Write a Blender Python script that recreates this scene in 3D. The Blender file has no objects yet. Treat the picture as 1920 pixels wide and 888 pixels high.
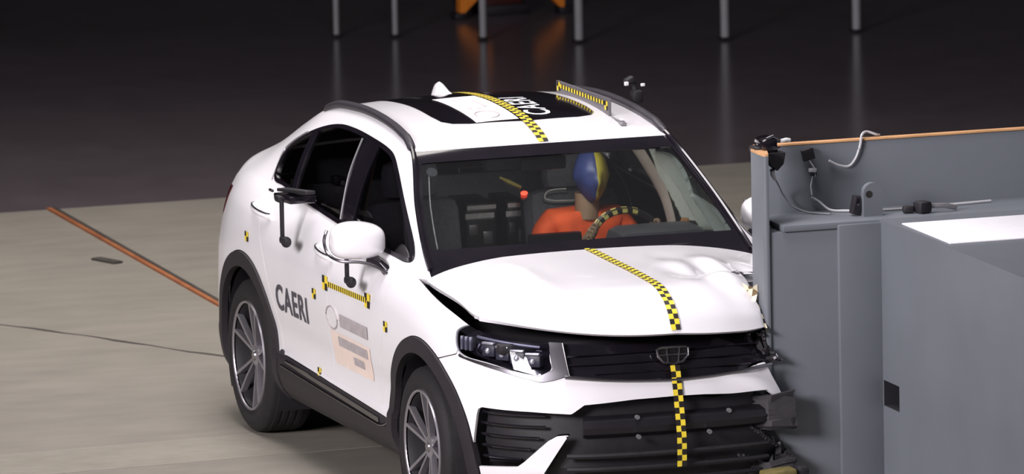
import bpy, bmesh, math, random
import numpy as np
from mathutils import Vector, Matrix
random.seed(7); np.random.seed(7)
scene = bpy.context.scene
COL = scene.collection

# ---------------------------------------------------------------- camera
cam_d = bpy.data.cameras.new('camera'); cam = bpy.data.objects.new('camera', cam_d); COL.objects.link(cam)
cam_d.sensor_fit = 'HORIZONTAL'; cam_d.sensor_width = 36.0; cam_d.lens = 20313.82/1920*36; cam_d.clip_end = 400; cam_d.clip_start = .5
cam_d.dof.use_dof = True; cam_d.dof.focus_distance = 48.7; cam_d.dof.aperture_fstop = 5.6
_C = Vector((45.57175853, -15.14545594, 8.76380649)); _F = Vector((-.94050732, .30270762, -.15431814))
_R = Vector((.30916972, .95081371, -.01916709)); _U = Vector((-.14092578, .06573729, .98783528))
cam.matrix_world = Matrix(((_R.x, _U.x, -_F.x, _C.x), (_R.y, _U.y, -_F.y, _C.y), (_R.z, _U.z, -_F.z, _C.z), (0, 0, 0, 1)))
scene.camera = cam

# ---------------------------------------------------------------- world, lamps, exposure
world = bpy.data.worlds.new('hall_air'); scene.world = world; world.use_nodes = True
world.node_tree.nodes['Background'].inputs[0].default_value = (.62, .60, .66, 1)
world.node_tree.nodes['Background'].inputs[1].default_value = .05
scene.view_settings.view_transform = 'Standard'; scene.view_settings.look = 'None'
scene.view_settings.exposure = 0.0; scene.view_settings.gamma = 1.0; scene.view_settings.use_curve_mapping = False

def area(name, loc, target, sx, sy, power, col=(1, 1, 1), spread=math.pi):
    d = bpy.data.lights.new(name, 'AREA'); d.shape = 'RECTANGLE'; d.size = sx; d.size_y = sy; d.energy = power; d.color = col; d.spread = spread
    o = bpy.data.objects.new(name, d); COL.objects.link(o); o.location = loc
    o.rotation_euler = (Vector(target)-Vector(loc)).to_track_quat('-Z', 'Y').to_euler()
    return o
# the rig of flood lamps hanging over the crash zone
area('crash_zone_lamp', (.4, -.9, 8.0), (-.9, -.5, 0), 3.2, 5.0, 405, (1, .95, .975), math.radians(150))
area('crash_zone_lamp', (8.5, -12.5, 6.2), (-.8, 0, .9), 5.0, 3.5, 600, (1, .95, .98), math.radians(80))
area('crash_zone_lamp', (-7.2, -1.0, 8.5), (-6.6, -.6, 0), 4.5, 6.0, 270, (1, .95, .90), math.radians(95))
area('hall_fill', (10, 0, 10.9), (10, 0, 0), 60, 50, 600, (.93, .90, 1))  # unseen ceiling-wide fill, added as ambient light to lift the blacks

# ---------------------------------------------------------------- materials
MATS = {}
def mat(name, col, rough=.5, metal=0., nscale=8., namt=.06, coat=0., bump=0., spec=.5, emit=0., ramp=None):
    if name in MATS: return MATS[name]
    m = bpy.data.materials.new(name); m.use_nodes = True; nt = m.node_tree; N = nt.nodes; L = nt.links
    b = N['Principled BSDF']
    tc = N.new('ShaderNodeTexCoord'); nz = N.new('ShaderNodeTexNoise'); nz.inputs['Scale'].default_value = nscale; nz.inputs['Detail'].default_value = 4
    L.new(tc.outputs['Object'], nz.inputs['Vector'])
    cr = N.new('ShaderNodeValToRGB')
    c0 = [max(0, c*(1-namt)) for c in col]; c1 = [min(1, c*(1+namt)) for c in col]
    cr.color_ramp.elements[0].position = .3; cr.color_ramp.elements[1].position = .7
    cr.color_ramp.elements[0].color = (*c0, 1); cr.color_ramp.elements[1].color = (*c1, 1)
    L.new(nz.outputs['Fac'], cr.inputs['Fac']); L.new(cr.outputs['Color'], b.inputs['Base Color'])
    b.inputs['Roughness'].default_value = rough; b.inputs['Metallic'].default_value = metal
    b.inputs['Specular IOR Level'].default_value = spec
    b.inputs['Coat Weight'].default_value = coat; b.inputs['Coat Roughness'].default_value = .05
    if bump:
        bp = N.new('ShaderNodeBump'); bp.inputs['Strength'].default_value = bump; bp.inputs['Distance'].default_value = .01
        L.new(nz.outputs['Fac'], bp.inputs['Height']); L.new(bp.outputs['Normal'], b.inputs['Normal'])
    if emit:
        b.inputs['Emission Color'].default_value = (*col, 1); b.inputs['Emission Strength'].default_value = emit
    MATS[name] = m
    return m
def glass(name, tint, refl=1.0, rough=.0):
    m = bpy.data.materials.new(name); m.use_nodes = True; nt = m.node_tree; N = nt.nodes; L = nt.links
    for n in list(N): N.remove(n)
    out = N.new('ShaderNodeOutputMaterial'); mx = N.new('ShaderNodeMixShader'); tr = N.new('ShaderNodeBsdfTransparent'); gl = N.new('ShaderNodeBsdfGlossy')
    fr = N.new('ShaderNodeFresnel'); fr.inputs['IOR'].default_value = 1.5
    mu = N.new('ShaderNodeMath'); mu.operation = 'MULTIPLY'; mu.inputs[1].default_value = refl
    nz = N.new('ShaderNodeTexNoise'); nz.inputs['Scale'].default_value = 3.; rp = N.new('ShaderNodeValToRGB')
    rp.color_ramp.elements[0].color = (*[t*.95 for t in tint], 1); rp.color_ramp.elements[1].color = (*tint, 1)
    L.new(nz.outputs['Fac'], rp.inputs['Fac']); L.new(rp.outputs['Color'], tr.inputs['Color'])
    gl.inputs['Roughness'].default_value = rough
    L.new(fr.outputs[0], mu.inputs[0]); L.new(mu.outputs[0], mx.inputs[0]); L.new(tr.outputs[0], mx.inputs[1]); L.new(gl.outputs[0], mx.inputs[2]); L.new(mx.outputs[0], out.inputs['Surface'])
    MATS[name] = m
    return m

WHITE = mat('white_paint', (.83, .81, .84), .28, 0, 3, .012, coat=.6)
BLACKG = mat('gloss_black', (.010, .008, .012), .12, 0, 6, .2, coat=.5)
BLACKP = mat('black_plastic', (.014, .012, .016), .55, 0, 40, .15)
CLAD = mat('grey_black_cladding', (.020, .016, .020), .6, 0, 60, .15)
RUBBER = mat('tyre_rubber', (.011, .009, .011), .8, 0, 50, .2)
CHROME = mat('chrome', (.36, .345, .38), .25, 1, 5, .03)
ALLOY = mat('machined_alloy', (.40, .38, .42), .35, .8, 12, .06)
DALLOY = mat('dark_alloy', (.012, .010, .013), .6, .0, 12, .1)
STEELG = mat('grey_metal', (.30, .29, .31), .4, .6, 15, .1)
YEL = mat('yellow_tape', (.86, .66, .045), .5, 0, 30, .05)
YELP = mat('pale_yellow_tape', (.80, .68, .20), .5, 0, 30, .05)
BLK = mat('black_tape', (.018, .014, .012), .5, 0, 30, .1)
INTER = mat('dark_interior', (.030, .027, .032), .75, 0, 20, .15)
SEAT = mat('dark_grey_seat_fabric', (.085, .085, .10), .85, 0, 60, .2)
DASH = mat('dashboard_plastic', (.075, .073, .085), .6, 0, 60, .12)
BEIGE = mat('beige_trim', (.45, .40, .36), .7, 0, 20, .05)
GLASS = glass('windshield_glass', (.93, .95, .94), .5)
DGLASS = glass('tinted_side_glass', (.74, .73, .75), .7)
LENS = glass('lamp_lens', (.9, .9, .95), .35)

# ---------------------------------------------------------------- mesh helpers
def sharpen(me, ang=.6):
    bm = bmesh.new(); bm.from_mesh(me)
    bmesh.ops.recalc_face_normals(bm, faces=bm.faces[:])
    for f in bm.faces: f.smooth = True
    for e in bm.edges:
        if len(e.link_faces) == 2:
            try: a = e.calc_face_angle()
            except ValueError: a = 0
            if a > ang: e.smooth = False
    bm.to_mesh(me); bm.free()
def link(name, me, parent=None, loc=None):
    o = bpy.data.objects.new(name, me); COL.objects.link(o); o.parent = parent
    if loc is not None: o.location = loc
    return o
def obj(name, V, Fc, m, parent=None, ang=.6, loc=None, mi=None):
    me = bpy.data.meshes.new(name); me.from_pydata([tuple(map(float, v[:3])) for v in V], [], [tuple(int(i) for i in f) for f in Fc])
    for mm in (m if isinstance(m, (list, tuple)) else [m]): me.materials.append(mm)
    if mi is not None: me.polygons.foreach_set('material_index', np.asarray(mi, dtype=np.int32))
    me.update(); sharpen(me, ang)
    return link(name, me, parent, loc)
def tag(o, label=None, cat=None, group=None, kind=None):
    if label: o['label'] = label
    if cat: o['category'] = cat
    if group: o['group'] = group
    if kind: o['kind'] = kind
    return o
def empty(name, loc=(0, 0, 0), rz=0., parent=None):
    o = bpy.data.objects.new(name, None); COL.objects.link(o); o.location = loc; o.rotation_euler = (0, 0, rz); o.empty_display_size = .2; o.parent = parent
    return o
def copy_tree(o, parent=None):
    c = o.copy(); COL.objects.link(c); c.parent = parent
    for ch in list(o.children): copy_tree(ch, c)
    return c
class MB:
    """collects shapes into one mesh"""
    def __init__(s): s.V = []; s.F = []; s.mi = []
    def add(s, V, F, mi=0):
        n = len(s.V); s.V += [tuple(map(float, v)) for v in V]; s.F += [tuple(int(i)+n for i in f) for f in F]; s.mi += [mi]*len(F); return s
    def box(s, c, d, rot=None, bev=.0, mi=0):
        """box centre c, size d, small chamfer bev, rot = 3x3"""
        hx, hy, hz = [a/2 for a in d]; b = min(bev, hx*.9, hy*.9, hz*.9)
        bm = bmesh.new(); bmesh.ops.create_cube(bm, size=1)
        for v in bm.verts: v.co = Vector((v.co.x*d[0], v.co.y*d[1], v.co.z*d[2]))
        if b > 0: bmesh.ops.bevel(bm, geom=bm.edges[:], offset=b, segments=2, affect='EDGES', profile=.5)
        M = Matrix(rot) if rot is not None else Matrix.Identity(3)
        bm.verts.index_update()
        V = [tuple(M @ v.co + Vector(c)) for v in bm.verts]; F = [tuple(v.index for v in f.verts) for f in bm.faces]; bm.free()
        return s.add(V, F, mi)
    def tube(s, pts, r, n=8, mi=0, cap=True, flat=1.0, up=(0, 0, 1)):
        P = [Vector(p) for p in pts]; rr = r if hasattr(r, '__len__') else [r]*len(P); V = []; F = []
        for i, p in enumerate(P):
            t = (P[min(i+1, len(P)-1)]-P[max(i-1, 0)]); t.normalize()
            u = Vector(up)
            if abs(t.dot(u)) > .95: u = Vector((1, 0, 0)) if abs(t.x) < .9 else Vector((0, 1, 0))
            a = t.cross(u).normalized(); b = a.cross(t).normalized()
            for k in range(n):
                w = 2*math.pi*k/n; V.append(p+a*math.cos(w)*rr[i]+b*math.sin(w)*rr[i]*flat)
        for i in range(len(P)-1):
            for k in range(n): F.append((i*n+k, i*n+(k+1) % n, (i+1)*n+(k+1) % n, (i+1)*n+k))
        if cap: F.append(tuple(range(n-1, -1, -1))); F.append(tuple(range((len(P)-1)*n, len(P)*n)))
        return s.add(V, F, mi)
    def lathe(s, prof, c=(0, 0, 0), axis='y', n=48, mi=0, close=False):
        """prof: list of (along, radius)"""
        V = []; F = []
        for (a, r) in prof:
            for k in range(n):
                w = 2*math.pi*k/n; p = (r*math.cos(w), r*math.sin(w))
                q = {'y': (p[0], a, p[1]), 'x': (a, p[0], p[1]), 'z': (p[0], p[1], a)}[axis]
                V.append((q[0]+c[0], q[1]+c[1], q[2]+c[2]))
        m = len(prof)
        for i in range(m if close else m-1):
            j = (i+1) % m
            for k in range(n): F.append((i*n+k, i*n+(k+1) % n, j*n+(k+1) % n, j*n+k))
        return s.add(V, F, mi)
    def prism(s, poly, a0, a1, axis='y', mi=0):
        """poly of 2-D points swept along an axis"""
        n = len(poly); V = []
        for a in (a0, a1):
            for (u, v) in poly: V.append({'y': (u, a, v), 'x': (a, u, v), 'z': (u, v, a)}[axis])
        F = [tuple(range(n)), tuple(range(2*n-1, n-1, -1))]+[(i, (i+1) % n, n+(i+1) % n, n+i) for i in range(n)]
        return s.add(V, F, mi)
    def ball(s, c, r, mi=0, n=10):
        V = []; F = []; r = r if hasattr(r, '__len__') else (r, r, r)
        for i in range(n+1):
            for k in range(2*n):
                a = math.pi*i/n; w = math.pi*k/n
                V.append((c[0]+r[0]*math.sin(a)*math.cos(w), c[1]+r[1]*math.sin(a)*math.sin(w), c[2]+r[2]*math.cos(a)))
        for i in range(n):
            for k in range(2*n): F.append((i*2*n+k, i*2*n+(k+1) % (2*n), (i+1)*2*n+(k+1) % (2*n), (i+1)*2*n+k))
        return s.add(V, F, mi)
    def build(s, name, m, parent=None, ang=.6, loc=None):
        o = obj(name, s.V, s.F, m, parent, ang, loc, s.mi)
        bm = bmesh.new(); bm.from_mesh(o.data); bmesh.ops.remove_doubles(bm, verts=bm.verts[:], dist=1e-5); bm.to_mesh(o.data); bm.free()
        return o
def rotm(axis, deg): return Matrix.Rotation(math.radians(deg), 3, axis)
# ---------------------------------------------------------------- geometry maths
def pchip(x, xp, fp):
    xp = np.asarray(xp, float); fp = np.asarray(fp, float); x = np.clip(np.asarray(x, float), xp[0], xp[-1])
    h = np.diff(xp); d = np.diff(fp) / h
    m = np.zeros(len(xp)); m[0] = d[0]; m[-1] = d[-1]
    for i in range(1, len(xp) - 1):
        if d[i-1] * d[i] > 0:
            w1 = 2*h[i] + h[i-1]; w2 = h[i] + 2*h[i-1]
            m[i] = (w1 + w2) / (w1/d[i-1] + w2/d[i])
    i = np.clip(np.searchsorted(xp, x) - 1, 0, len(xp) - 2)
    t = (x - xp[i]) / h[i]
    return ((2*t**3-3*t**2+1)*fp[i] + (t**3-2*t**2+t)*h[i]*m[i] + (-2*t**3+3*t**2)*fp[i+1] + (t**3-t**2)*h[i]*m[i+1])

def catmull(pts, n=12, closed=False):
    P = np.asarray(pts, float); N = len(P); out = []
    rng = range(N) if closed else range(N-1)
    for i in rng:
        if closed: p0, p1, p2, p3 = P[i-1], P[i], P[(i+1) % N], P[(i+2) % N]
        else: p0, p1, p2, p3 = P[max(i-1, 0)], P[i], P[i+1], P[min(i+2, N-1)]
        t0 = 0.; t1 = t0+np.linalg.norm(p1-p0)**.5+1e-9; t2 = t1+np.linalg.norm(p2-p1)**.5+1e-9; t3 = t2+np.linalg.norm(p3-p2)**.5+1e-9
        for k in range(n):
            t = t1+(t2-t1)*k/n
            A1 = (t1-t)/(t1-t0)*p0+(t-t0)/(t1-t0)*p1; A2 = (t2-t)/(t2-t1)*p1+(t-t1)/(t2-t1)*p2; A3 = (t3-t)/(t3-t2)*p2+(t-t2)/(t3-t2)*p3
            B1 = (t2-t)/(t2-t0)*A1+(t-t0)/(t2-t0)*A2; B2 = (t3-t)/(t3-t1)*A2+(t-t1)/(t3-t1)*A3
            out.append((t2-t)/(t2-t1)*B1+(t-t1)/(t2-t1)*B2)
    if not closed: out.append(P[-1])
    return np.array(out)

# plan outline of the lower body (half), front centre round to rear centre
PLAN = catmull([(.895,0),(.888,.2),(.862,.4),(.80,.56),(.70,.70),(.57,.80),(.40,.875),(.2,.918),(0,.932),(-.5,.932),(-1.3,.937),(-2.3,.937),
                (-2.75,.94),(-3.1,.925),(-3.35,.87),(-3.52,.76),(-3.62,.60),(-3.685,.35),(-3.71,0)], 16)
_ds = np.r_[0, np.cumsum(np.linalg.norm(np.diff(PLAN, axis=0), axis=1))]
SMAX = _ds[-1]
def plan(s):
    return np.stack([np.interp(s, _ds, PLAN[:, 0]), np.interp(s, _ds, PLAN[:, 1])], -1)
def plan_n(s):
    e = .03
    t = plan(np.clip(np.asarray(s)+e, 0, SMAX)) - plan(np.clip(np.asarray(s)-e, 0, SMAX))
    t /= np.linalg.norm(t, axis=-1, keepdims=True)
    n = np.stack([-t[..., 1], t[..., 0]], -1)      # candidate
    flip = (n[..., 0]*0 + n[..., 1]) < -1e-6
    n = np.where((n[..., 1] < 0)[..., None], -n, n)
    # at the two ends the normal is +-x
    n[..., 0] = np.where(np.asarray(s) < .6, np.abs(n[..., 0]), n[..., 0])
    return n
def s_of_x(x):   # on the side of the car
    i0 = np.argmin(np.abs(PLAN[:, 1]-.80)[:len(PLAN)//2])
    k = np.arange(len(PLAN)); 
    return np.interp(-np.asarray(x, float), -PLAN[:, 0], _ds)
def s_of_y(y):   # on the front
    n = int(np.argmax(PLAN[:, 1] > .93))
    return np.interp(np.abs(np.asarray(y, float)), PLAN[:n, 1], _ds[:n])
_ST = [(0.0,            [.22,.30,.36,.46,.62,.70,.785,.84,.92,1.3], [.07,.02,.0,-.005,.025,.045,.07,.095,.13,.16]),
       (s_of_y(.45),    [.22,.30,.36,.46,.62,.70,.785,.84,.92,1.3], [.07,.02,.0,.0,.015,.03,.05,.075,.11,.14]),
       (s_of_x(.57),    [.22,.30,.40,.50,.62,.70,.80,.88,.96,1.3], [.07,.03,.01,.0,.0,.008,.02,.035,.07,.15]),
       (s_of_x(.30),    [.22,.30,.40,.50,.62,.75,.85,.94,1.02,1.3], [.06,.03,.012,.005,.0,.0,.008,.03,.075,.2]),
       (s_of_x(-.10),   [.22,.30,.40,.50,.62,.78,.88,.98,1.06,1.3], [.06,.03,.012,.015,.005,.0,.006,.03,.075,.2]),
       (s_of_x(-.55),   [.22,.30,.38,.44,.46,.55,.66,.80,.92,1.03,1.12,1.3], [.10,.035,.012,.012,.022,.025,.010,.0,.006,.035,.088,.20]),
       (s_of_x(-1.3),   [.22,.30,.38,.44,.46,.55,.66,.80,.92,1.03,1.14,1.3], [.10,.035,.012,.012,.022,.028,.012,.0,.006,.035,.090,.19]),
       (s_of_x(-2.2),   [.22,.30,.38,.44,.46,.55,.66,.80,.92,1.05,1.18,1.3], [.10,.035,.012,.012,.022,.024,.010,.0,.004,.030,.100,.18]),
       (s_of_x(-2.75),  [.22,.30,.40,.50,.62,.78,.92,1.05,1.15,1.22,1.3], [.06,.03,.012,.01,.004,.0,.004,.020,.058,.11,.2]),
       (s_of_x(-3.2),   [.22,.30,.40,.50,.62,.78,.92,1.05,1.15,1.22,1.3], [.06,.02,.005,.003,.0,.002,.018,.048,.095,.15,.2]),
       (s_of_x(-3.55),  [.22,.30,.40,.50,.62,.78,.92,1.05,1.12,1.16,1.3], [.06,.01,-.01,-.01,.0,.018,.045,.080,.110,.13,.16]),
       (SMAX,           [.22,.30,.40,.50,.62,.78,.92,1.05,1.12,1.16,1.3], [.06,.0,-.02,-.02,.01,.04,.05,.01,.0,.02,.1])]
_ZG = np.linspace(.22, 1.3, 217)
_DT = np.array([pchip(_ZG, z, d) for _, z, d in _ST])
_SS = np.array([a for a, _, _ in _ST])
_SG = np.linspace(0, SMAX, 401)
_DG = np.array([pchip(_SG, _SS, _DT[:, j]) for j in range(len(_ZG))]).T     # (s, z)
def dlow(s, z):
    a = np.clip(np.asarray(s)/SMAX*400, 0, 399.999); b = np.clip((np.asarray(z)-.22)/1.08*216, 0, 215.999)
    i = a.astype(int); j = b.astype(int); a = a-i; b = b-j
    return (_DG[i, j]*(1-a)*(1-b)+_DG[i+1, j]*a*(1-b)+_DG[i, j+1]*(1-a)*b+_DG[i+1, j+1]*a*b)
def low(s, z, off=0.):        # point of the right half (y < 0)
    s = np.asarray(s, float); z = np.asarray(z, float)
    p = plan(s) - plan_n(s)*(dlow(s, z)+off)[..., None]
    return np.stack([p[..., 0], -np.maximum(p[..., 1], 0), z+0*s], -1)
_xt = [-3.71,-3.58,-3.45,-3.2,-2.9,-2.54,-2.06,-1.55,-.9,-.42,-.05,.30,.48]
_zt = [1.08,1.085,1.105,1.165,1.20,1.205,1.175,1.150,1.125,1.110,1.057,1.000,.955]
def ztop(s):
    s = np.asarray(s, float)
    return np.where(s < s_of_x(.48), pchip(s, [0, float(s_of_y(.5)), float(s_of_x(.48))], [.90,.915,.955]), pchip(plan(s)[..., 0], _xt, _zt))

# upper body: belt curve B, edge curve E (A-pillar, roof edge, C-pillar, deck), centre curve C
EN = [(-.25,.775,1.065),(-.42,.757,1.16),(-.70,.705,1.335),(-1.03,.617,1.54),(-1.25,.60,1.583),(-1.6,.588,1.607),(-2.0,.58,1.60),(-2.45,.578,1.55),
      (-2.8,.59,1.435),(-3.1,.605,1.318),(-3.38,.62,1.228),(-3.50,.60,1.20),(-3.58,.38,1.19),(-3.61,.0,1.185)]
CN = [(-.27,0,1.08),(-.41,0,1.165),(-.69,0,1.35),(-.98,0,1.549),(-1.21,0,1.615),(-1.6,0,1.646),(-2.0,0,1.636),(-2.45,0,1.58),(-2.85,0,1.47),(-3.15,0,1.36),
      (-3.42,0,1.26),(-3.53,0,1.215),(-3.59,0,1.195),(-3.61,0,1.185)]
EC = catmull(EN, 18); CC = catmull(CN, 18)
_bs = np.r_[s_of_x([e[0] for e in EN[:11]]), s_of_x([-3.54, -3.66]), SMAX]
_bi = np.interp(np.arange(len(EC))/18., np.arange(14), _bs)
BC = low(_bi, ztop(_bi)-.004, .002)*[1, -1, 1]
NI = len(EC)
def upper_grid(nt1=34, nt2=34):
    t1 = np.linspace(0, 1, nt1+1)[None, :, None]; B = BC[:, None, :]; E = EC[:, None, :]
    dv = EC-BC; du = np.gradient(BC+EC, axis=0)
    n = np.cross(dv, du); n /= np.linalg.norm(n, axis=1, keepdims=True)+1e-9
    n = np.where((n[:, 1]+n[:, 2] < 0)[:, None], -n, n)
    ln = np.linalg.norm(dv, axis=1)[:, None, None]
    amp = pchip(np.arange(NI)/18., [0, 7, 8.5, 10, 11, 13], [.06, .05, .02, .12, .20, .10])[:, None, None]
    side = B+(E-B)*t1+n[:, None, :]*ln*amp*4*t1*(1-t1)
    t2 = np.linspace(0, 1, nt2+1)[None, 1:, None]
    w = 1-(1-t2)**2
    C = CC[:, None, :]
    roof = np.concatenate([E[..., :1]+(C-E)[..., :1]*w, E[..., 1:2]*(1-t2), E[..., 2:]+(C-E)[..., 2:]*w], -1)
    P = np.concatenate([side, roof], 1)
    tt = np.r_[np.linspace(0, 1, nt1+1), 1+np.linspace(0, 1, nt2+1)[1:]]
    UV = np.stack(np.broadcast_arrays((np.arange(NI)/18.)[:, None], tt[None, :]), -1)
    P = P*[1, -1, 1]                    # right half: y < 0
    return P, UV
def grid_tris(n, m):
    i = np.arange(n*m).reshape(n, m)
    a = i[:-1, :-1].ravel(); b = i[1:, :-1].ravel(); c = i[1:, 1:].ravel(); d = i[:-1, 1:].ravel()
    return np.concatenate([np.stack([a, b, c], 1), np.stack([a, c, d], 1)])
def roof_z(x, y):
    """height of the roof skin"""
    i = np.arange(NI); m = (EC[:, 0] < -1.0) & (EC[:, 0] > -3.3)
    e = EC[m]; c = CC[m]
    o = np.argsort(e[:, 0]); oc = np.argsort(c[:, 0])
    ey = np.interp(x, e[o, 0], e[o, 1]); ez = np.interp(x, e[o, 0], e[o, 2]); cz = np.interp(x, c[oc, 0], c[oc, 2])
    return ez+(cz-ez)*(1-(np.abs(y)/ey)**2)

def cut(M, f):
    """split mesh (V, T) along f = 0 -> (inside f < 0, outside)"""
    V, T = M; inn = f < 0; c = inn[T].sum(1)
    Tin = [T[c == 3]]; Tout = [T[c == 0]]; NV = [V]; n = len(V)
    for k, lone_in in ((1, True), (2, False)):
        X = T[c == k]
        if not len(X): continue
        lone = np.argmax(inn[X] == lone_in, axis=1); r = np.arange(len(X))
        a = X[r, lone]; b = X[r, (lone+1) % 3]; d = X[r, (lone+2) % 3]
        def mid(p, q):
            sw = p > q; lo = np.where(sw, q, p); hi = np.where(sw, p, q)
            t = f[lo]/(f[lo]-f[hi]); return V[lo]+(V[hi]-V[lo])*t[:, None]
        ab = mid(a, b); ad = mid(a, d)
        iab = n+r; iad = n+len(X)+r; NV += [ab, ad]; n += 2*len(X)
        t1 = np.stack([a, iab, iad], 1); t2 = np.stack([iab, b, d], 1); t3 = np.stack([iab, d, iad], 1)
        if lone_in: Tin.append(t1); Tout += [t2, t3]
        else: Tout.append(t1); Tin += [t2, t3]
    V2 = np.concatenate(NV)
    def pack(Tl):
        Tt = np.concatenate(Tl) if Tl else np.zeros((0, 3), int)
        if not len(Tt): return (V2[:0], Tt)
        u, inv = np.unique(Tt, return_inverse=True); W = V2[u]; Tt = inv.reshape(-1, 3)
        return weld((W, Tt))
    return pack(Tin), pack(Tout)
def weld(M):
    V, T = M
    if not len(T): return M
    key = np.round(V[:, :3], 5); _, first, inv = np.unique(key, axis=0, return_index=True, return_inverse=True)
    inv = inv.ravel(); T = inv[T]; V = V[first]
    ok = (T[:, 0] != T[:, 1]) & (T[:, 1] != T[:, 2]) & (T[:, 0] != T[:, 2])
    return V, T[ok]
def join(*Ms):
    V = []; T = []; n = 0
    for v, t in Ms:
        if len(t): V.append(v); T.append(t+n); n += len(v)
    return weld((np.concatenate(V), np.concatenate(T))) if V else (np.zeros((0, 5)), np.zeros((0, 3), int))
def mirror(M):
    V, T = M; W = V.copy(); W[:, 1] *= -1; return W, T[:, ::-1]
def sdpoly(P, poly):
    P = np.asarray(P, float); Q = np.asarray(poly, float); d = np.full(len(P), 1e9); ins = np.zeros(len(P), bool)
    for i in range(len(Q)):
        a = Q[i]; b = Q[(i+1) % len(Q)]; e = b-a; w = P-a
        t = np.clip((w@e)/(e@e+1e-12), 0, 1); d = np.minimum(d, ((w-t[:, None]*e)**2).sum(1))
        c = (a[1] <= P[:, 1]) != (b[1] <= P[:, 1])
        xi = a[0]+(P[:, 1]-a[1])/(b[1]-a[1]+1e-15)*e[0]
        ins ^= c & (P[:, 0] < xi)
    d = np.sqrt(d); return np.where(ins, -d, d)
def vnormals(V, T):
    n = np.cross(V[T[:, 1], :3]-V[T[:, 0], :3], V[T[:, 2], :3]-V[T[:, 0], :3]); N = np.zeros((len(V), 3))
    for k in range(3): np.add.at(N, T[:, k], n)
    return N/(np.linalg.norm(N, axis=1, keepdims=True)+1e-12)
def solid(M, th):
    """thicken a sheet inward by th (sheet normals must point out)"""
    V, T = M; N = vnormals(V, T); V = V[:, :3]; n = len(V)
    E = np.concatenate([T[:, [0, 1]], T[:, [1, 2]], T[:, [2, 0]]]); key = np.sort(E, 1)
    _, idx, cnt = np.unique(key, axis=0, return_index=True, return_counts=True)
    be = E[idx[cnt == 1]]
    F = [tuple(t) for t in T]+[tuple(t[::-1]+n) for t in T]+[(b, a, a+n, b+n) for a, b in be]
    return np.concatenate([V, V-N*th]), F
def outward(M, centre=(-1.4, 0, .75)):
    V, T = M
    if not len(T): return M
    c = V[T, :3].mean(1); n = np.cross(V[T[:, 1], :3]-V[T[:, 0], :3], V[T[:, 2], :3]-V[T[:, 0], :3])
    d = c-np.array(centre); d[:, 0] *= .15
    return (V, T[:, ::-1]) if (n*d).sum() < 0 else M
# ---------------------------------------------------------------- the setting
def floor_mat(name, c0, c1, rough, nscale, streak=0., rvar=.0, spec=.5):
    m = bpy.data.materials.new(name); m.use_nodes = True; nt = m.node_tree; N = nt.nodes; L = nt.links; b = N['Principled BSDF']
    tc = N.new('ShaderNodeTexCoord'); n1 = N.new('ShaderNodeTexNoise'); n1.inputs['Scale'].default_value = nscale; n1.inputs['Detail'].default_value = 8; n1.inputs['Roughness'].default_value = .65
    mp = N.new('ShaderNodeMapping'); mp.inputs['Scale'].default_value = (1, .35, 1) if streak else (1, 1, 1)
    L.new(tc.outputs['Object'], mp.inputs['Vector']); L.new(mp.outputs['Vector'], n1.inputs['Vector'])
    cr = N.new('ShaderNodeValToRGB'); cr.color_ramp.elements[0].position = .3; cr.color_ramp.elements[1].position = .72
    cr.color_ramp.elements[0].color = (*c0, 1); cr.color_ramp.elements[1].color = (*c1, 1)
    L.new(n1.outputs['Fac'], cr.inputs['Fac'])
    n2 = N.new('ShaderNodeTexNoise'); n2.inputs['Scale'].default_value = nscale*9; n2.inputs['Detail'].default_value = 5; L.new(mp.outputs['Vector'], n2.inputs['Vector'])
    mx = N.new('ShaderNodeMix'); mx.data_type = 'RGBA'; mx.blend_type = 'OVERLAY'; mx.inputs[0].default_value = .22
    L.new(cr.outputs['Color'], mx.inputs[6]); L.new(n2.outputs['Fac'], mx.inputs[7]); L.new(mx.outputs[2], b.inputs['Base Color'])
    b.inputs['Roughness'].default_value = rough; b.inputs['Specular IOR Level'].default_value = spec
    if rvar:
        mr = N.new('ShaderNodeMapRange'); mr.inputs[3].default_value = rough-rvar; mr.inputs[4].default_value = rough+rvar
        L.new(n1.outputs['Fac'], mr.inputs[0]); L.new(mr.outputs[0], b.inputs['Roughness'])
    MATS[name] = m
    return m
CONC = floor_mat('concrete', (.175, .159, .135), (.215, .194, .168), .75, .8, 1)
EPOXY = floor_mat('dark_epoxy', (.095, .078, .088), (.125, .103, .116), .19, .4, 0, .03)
WALLM = mat('dark_hall_wall', (.035, .033, .037), .8, 0, 2, .1)
def slab(name, x0, x1, y0, y1, z0, z1, m):
    return tag(MB().box(((x0+x1)/2, (y0+y1)/2, (z0+z1)/2), (x1-x0, y1-y0, z1-z0)).build(name, m), kind='structure')
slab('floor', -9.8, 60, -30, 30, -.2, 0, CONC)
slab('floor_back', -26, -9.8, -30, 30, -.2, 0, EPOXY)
slab('wall_back', -26.3, -26, -30, 30, -.2, 11, WALLM)
slab('wall_front', 60, 60.3, -30, 30, -.2, 11, WALLM)
slab('wall_left', -26.3, 60.3, 30, 30.3, -.2, 11, WALLM)
slab('wall_right', -26.3, 60.3, -30.3, -30, -.2, 11, WALLM)
slab('ceiling', -26.3, 60.3, -30.3, 30.3, 11, 11.3, WALLM)

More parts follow.
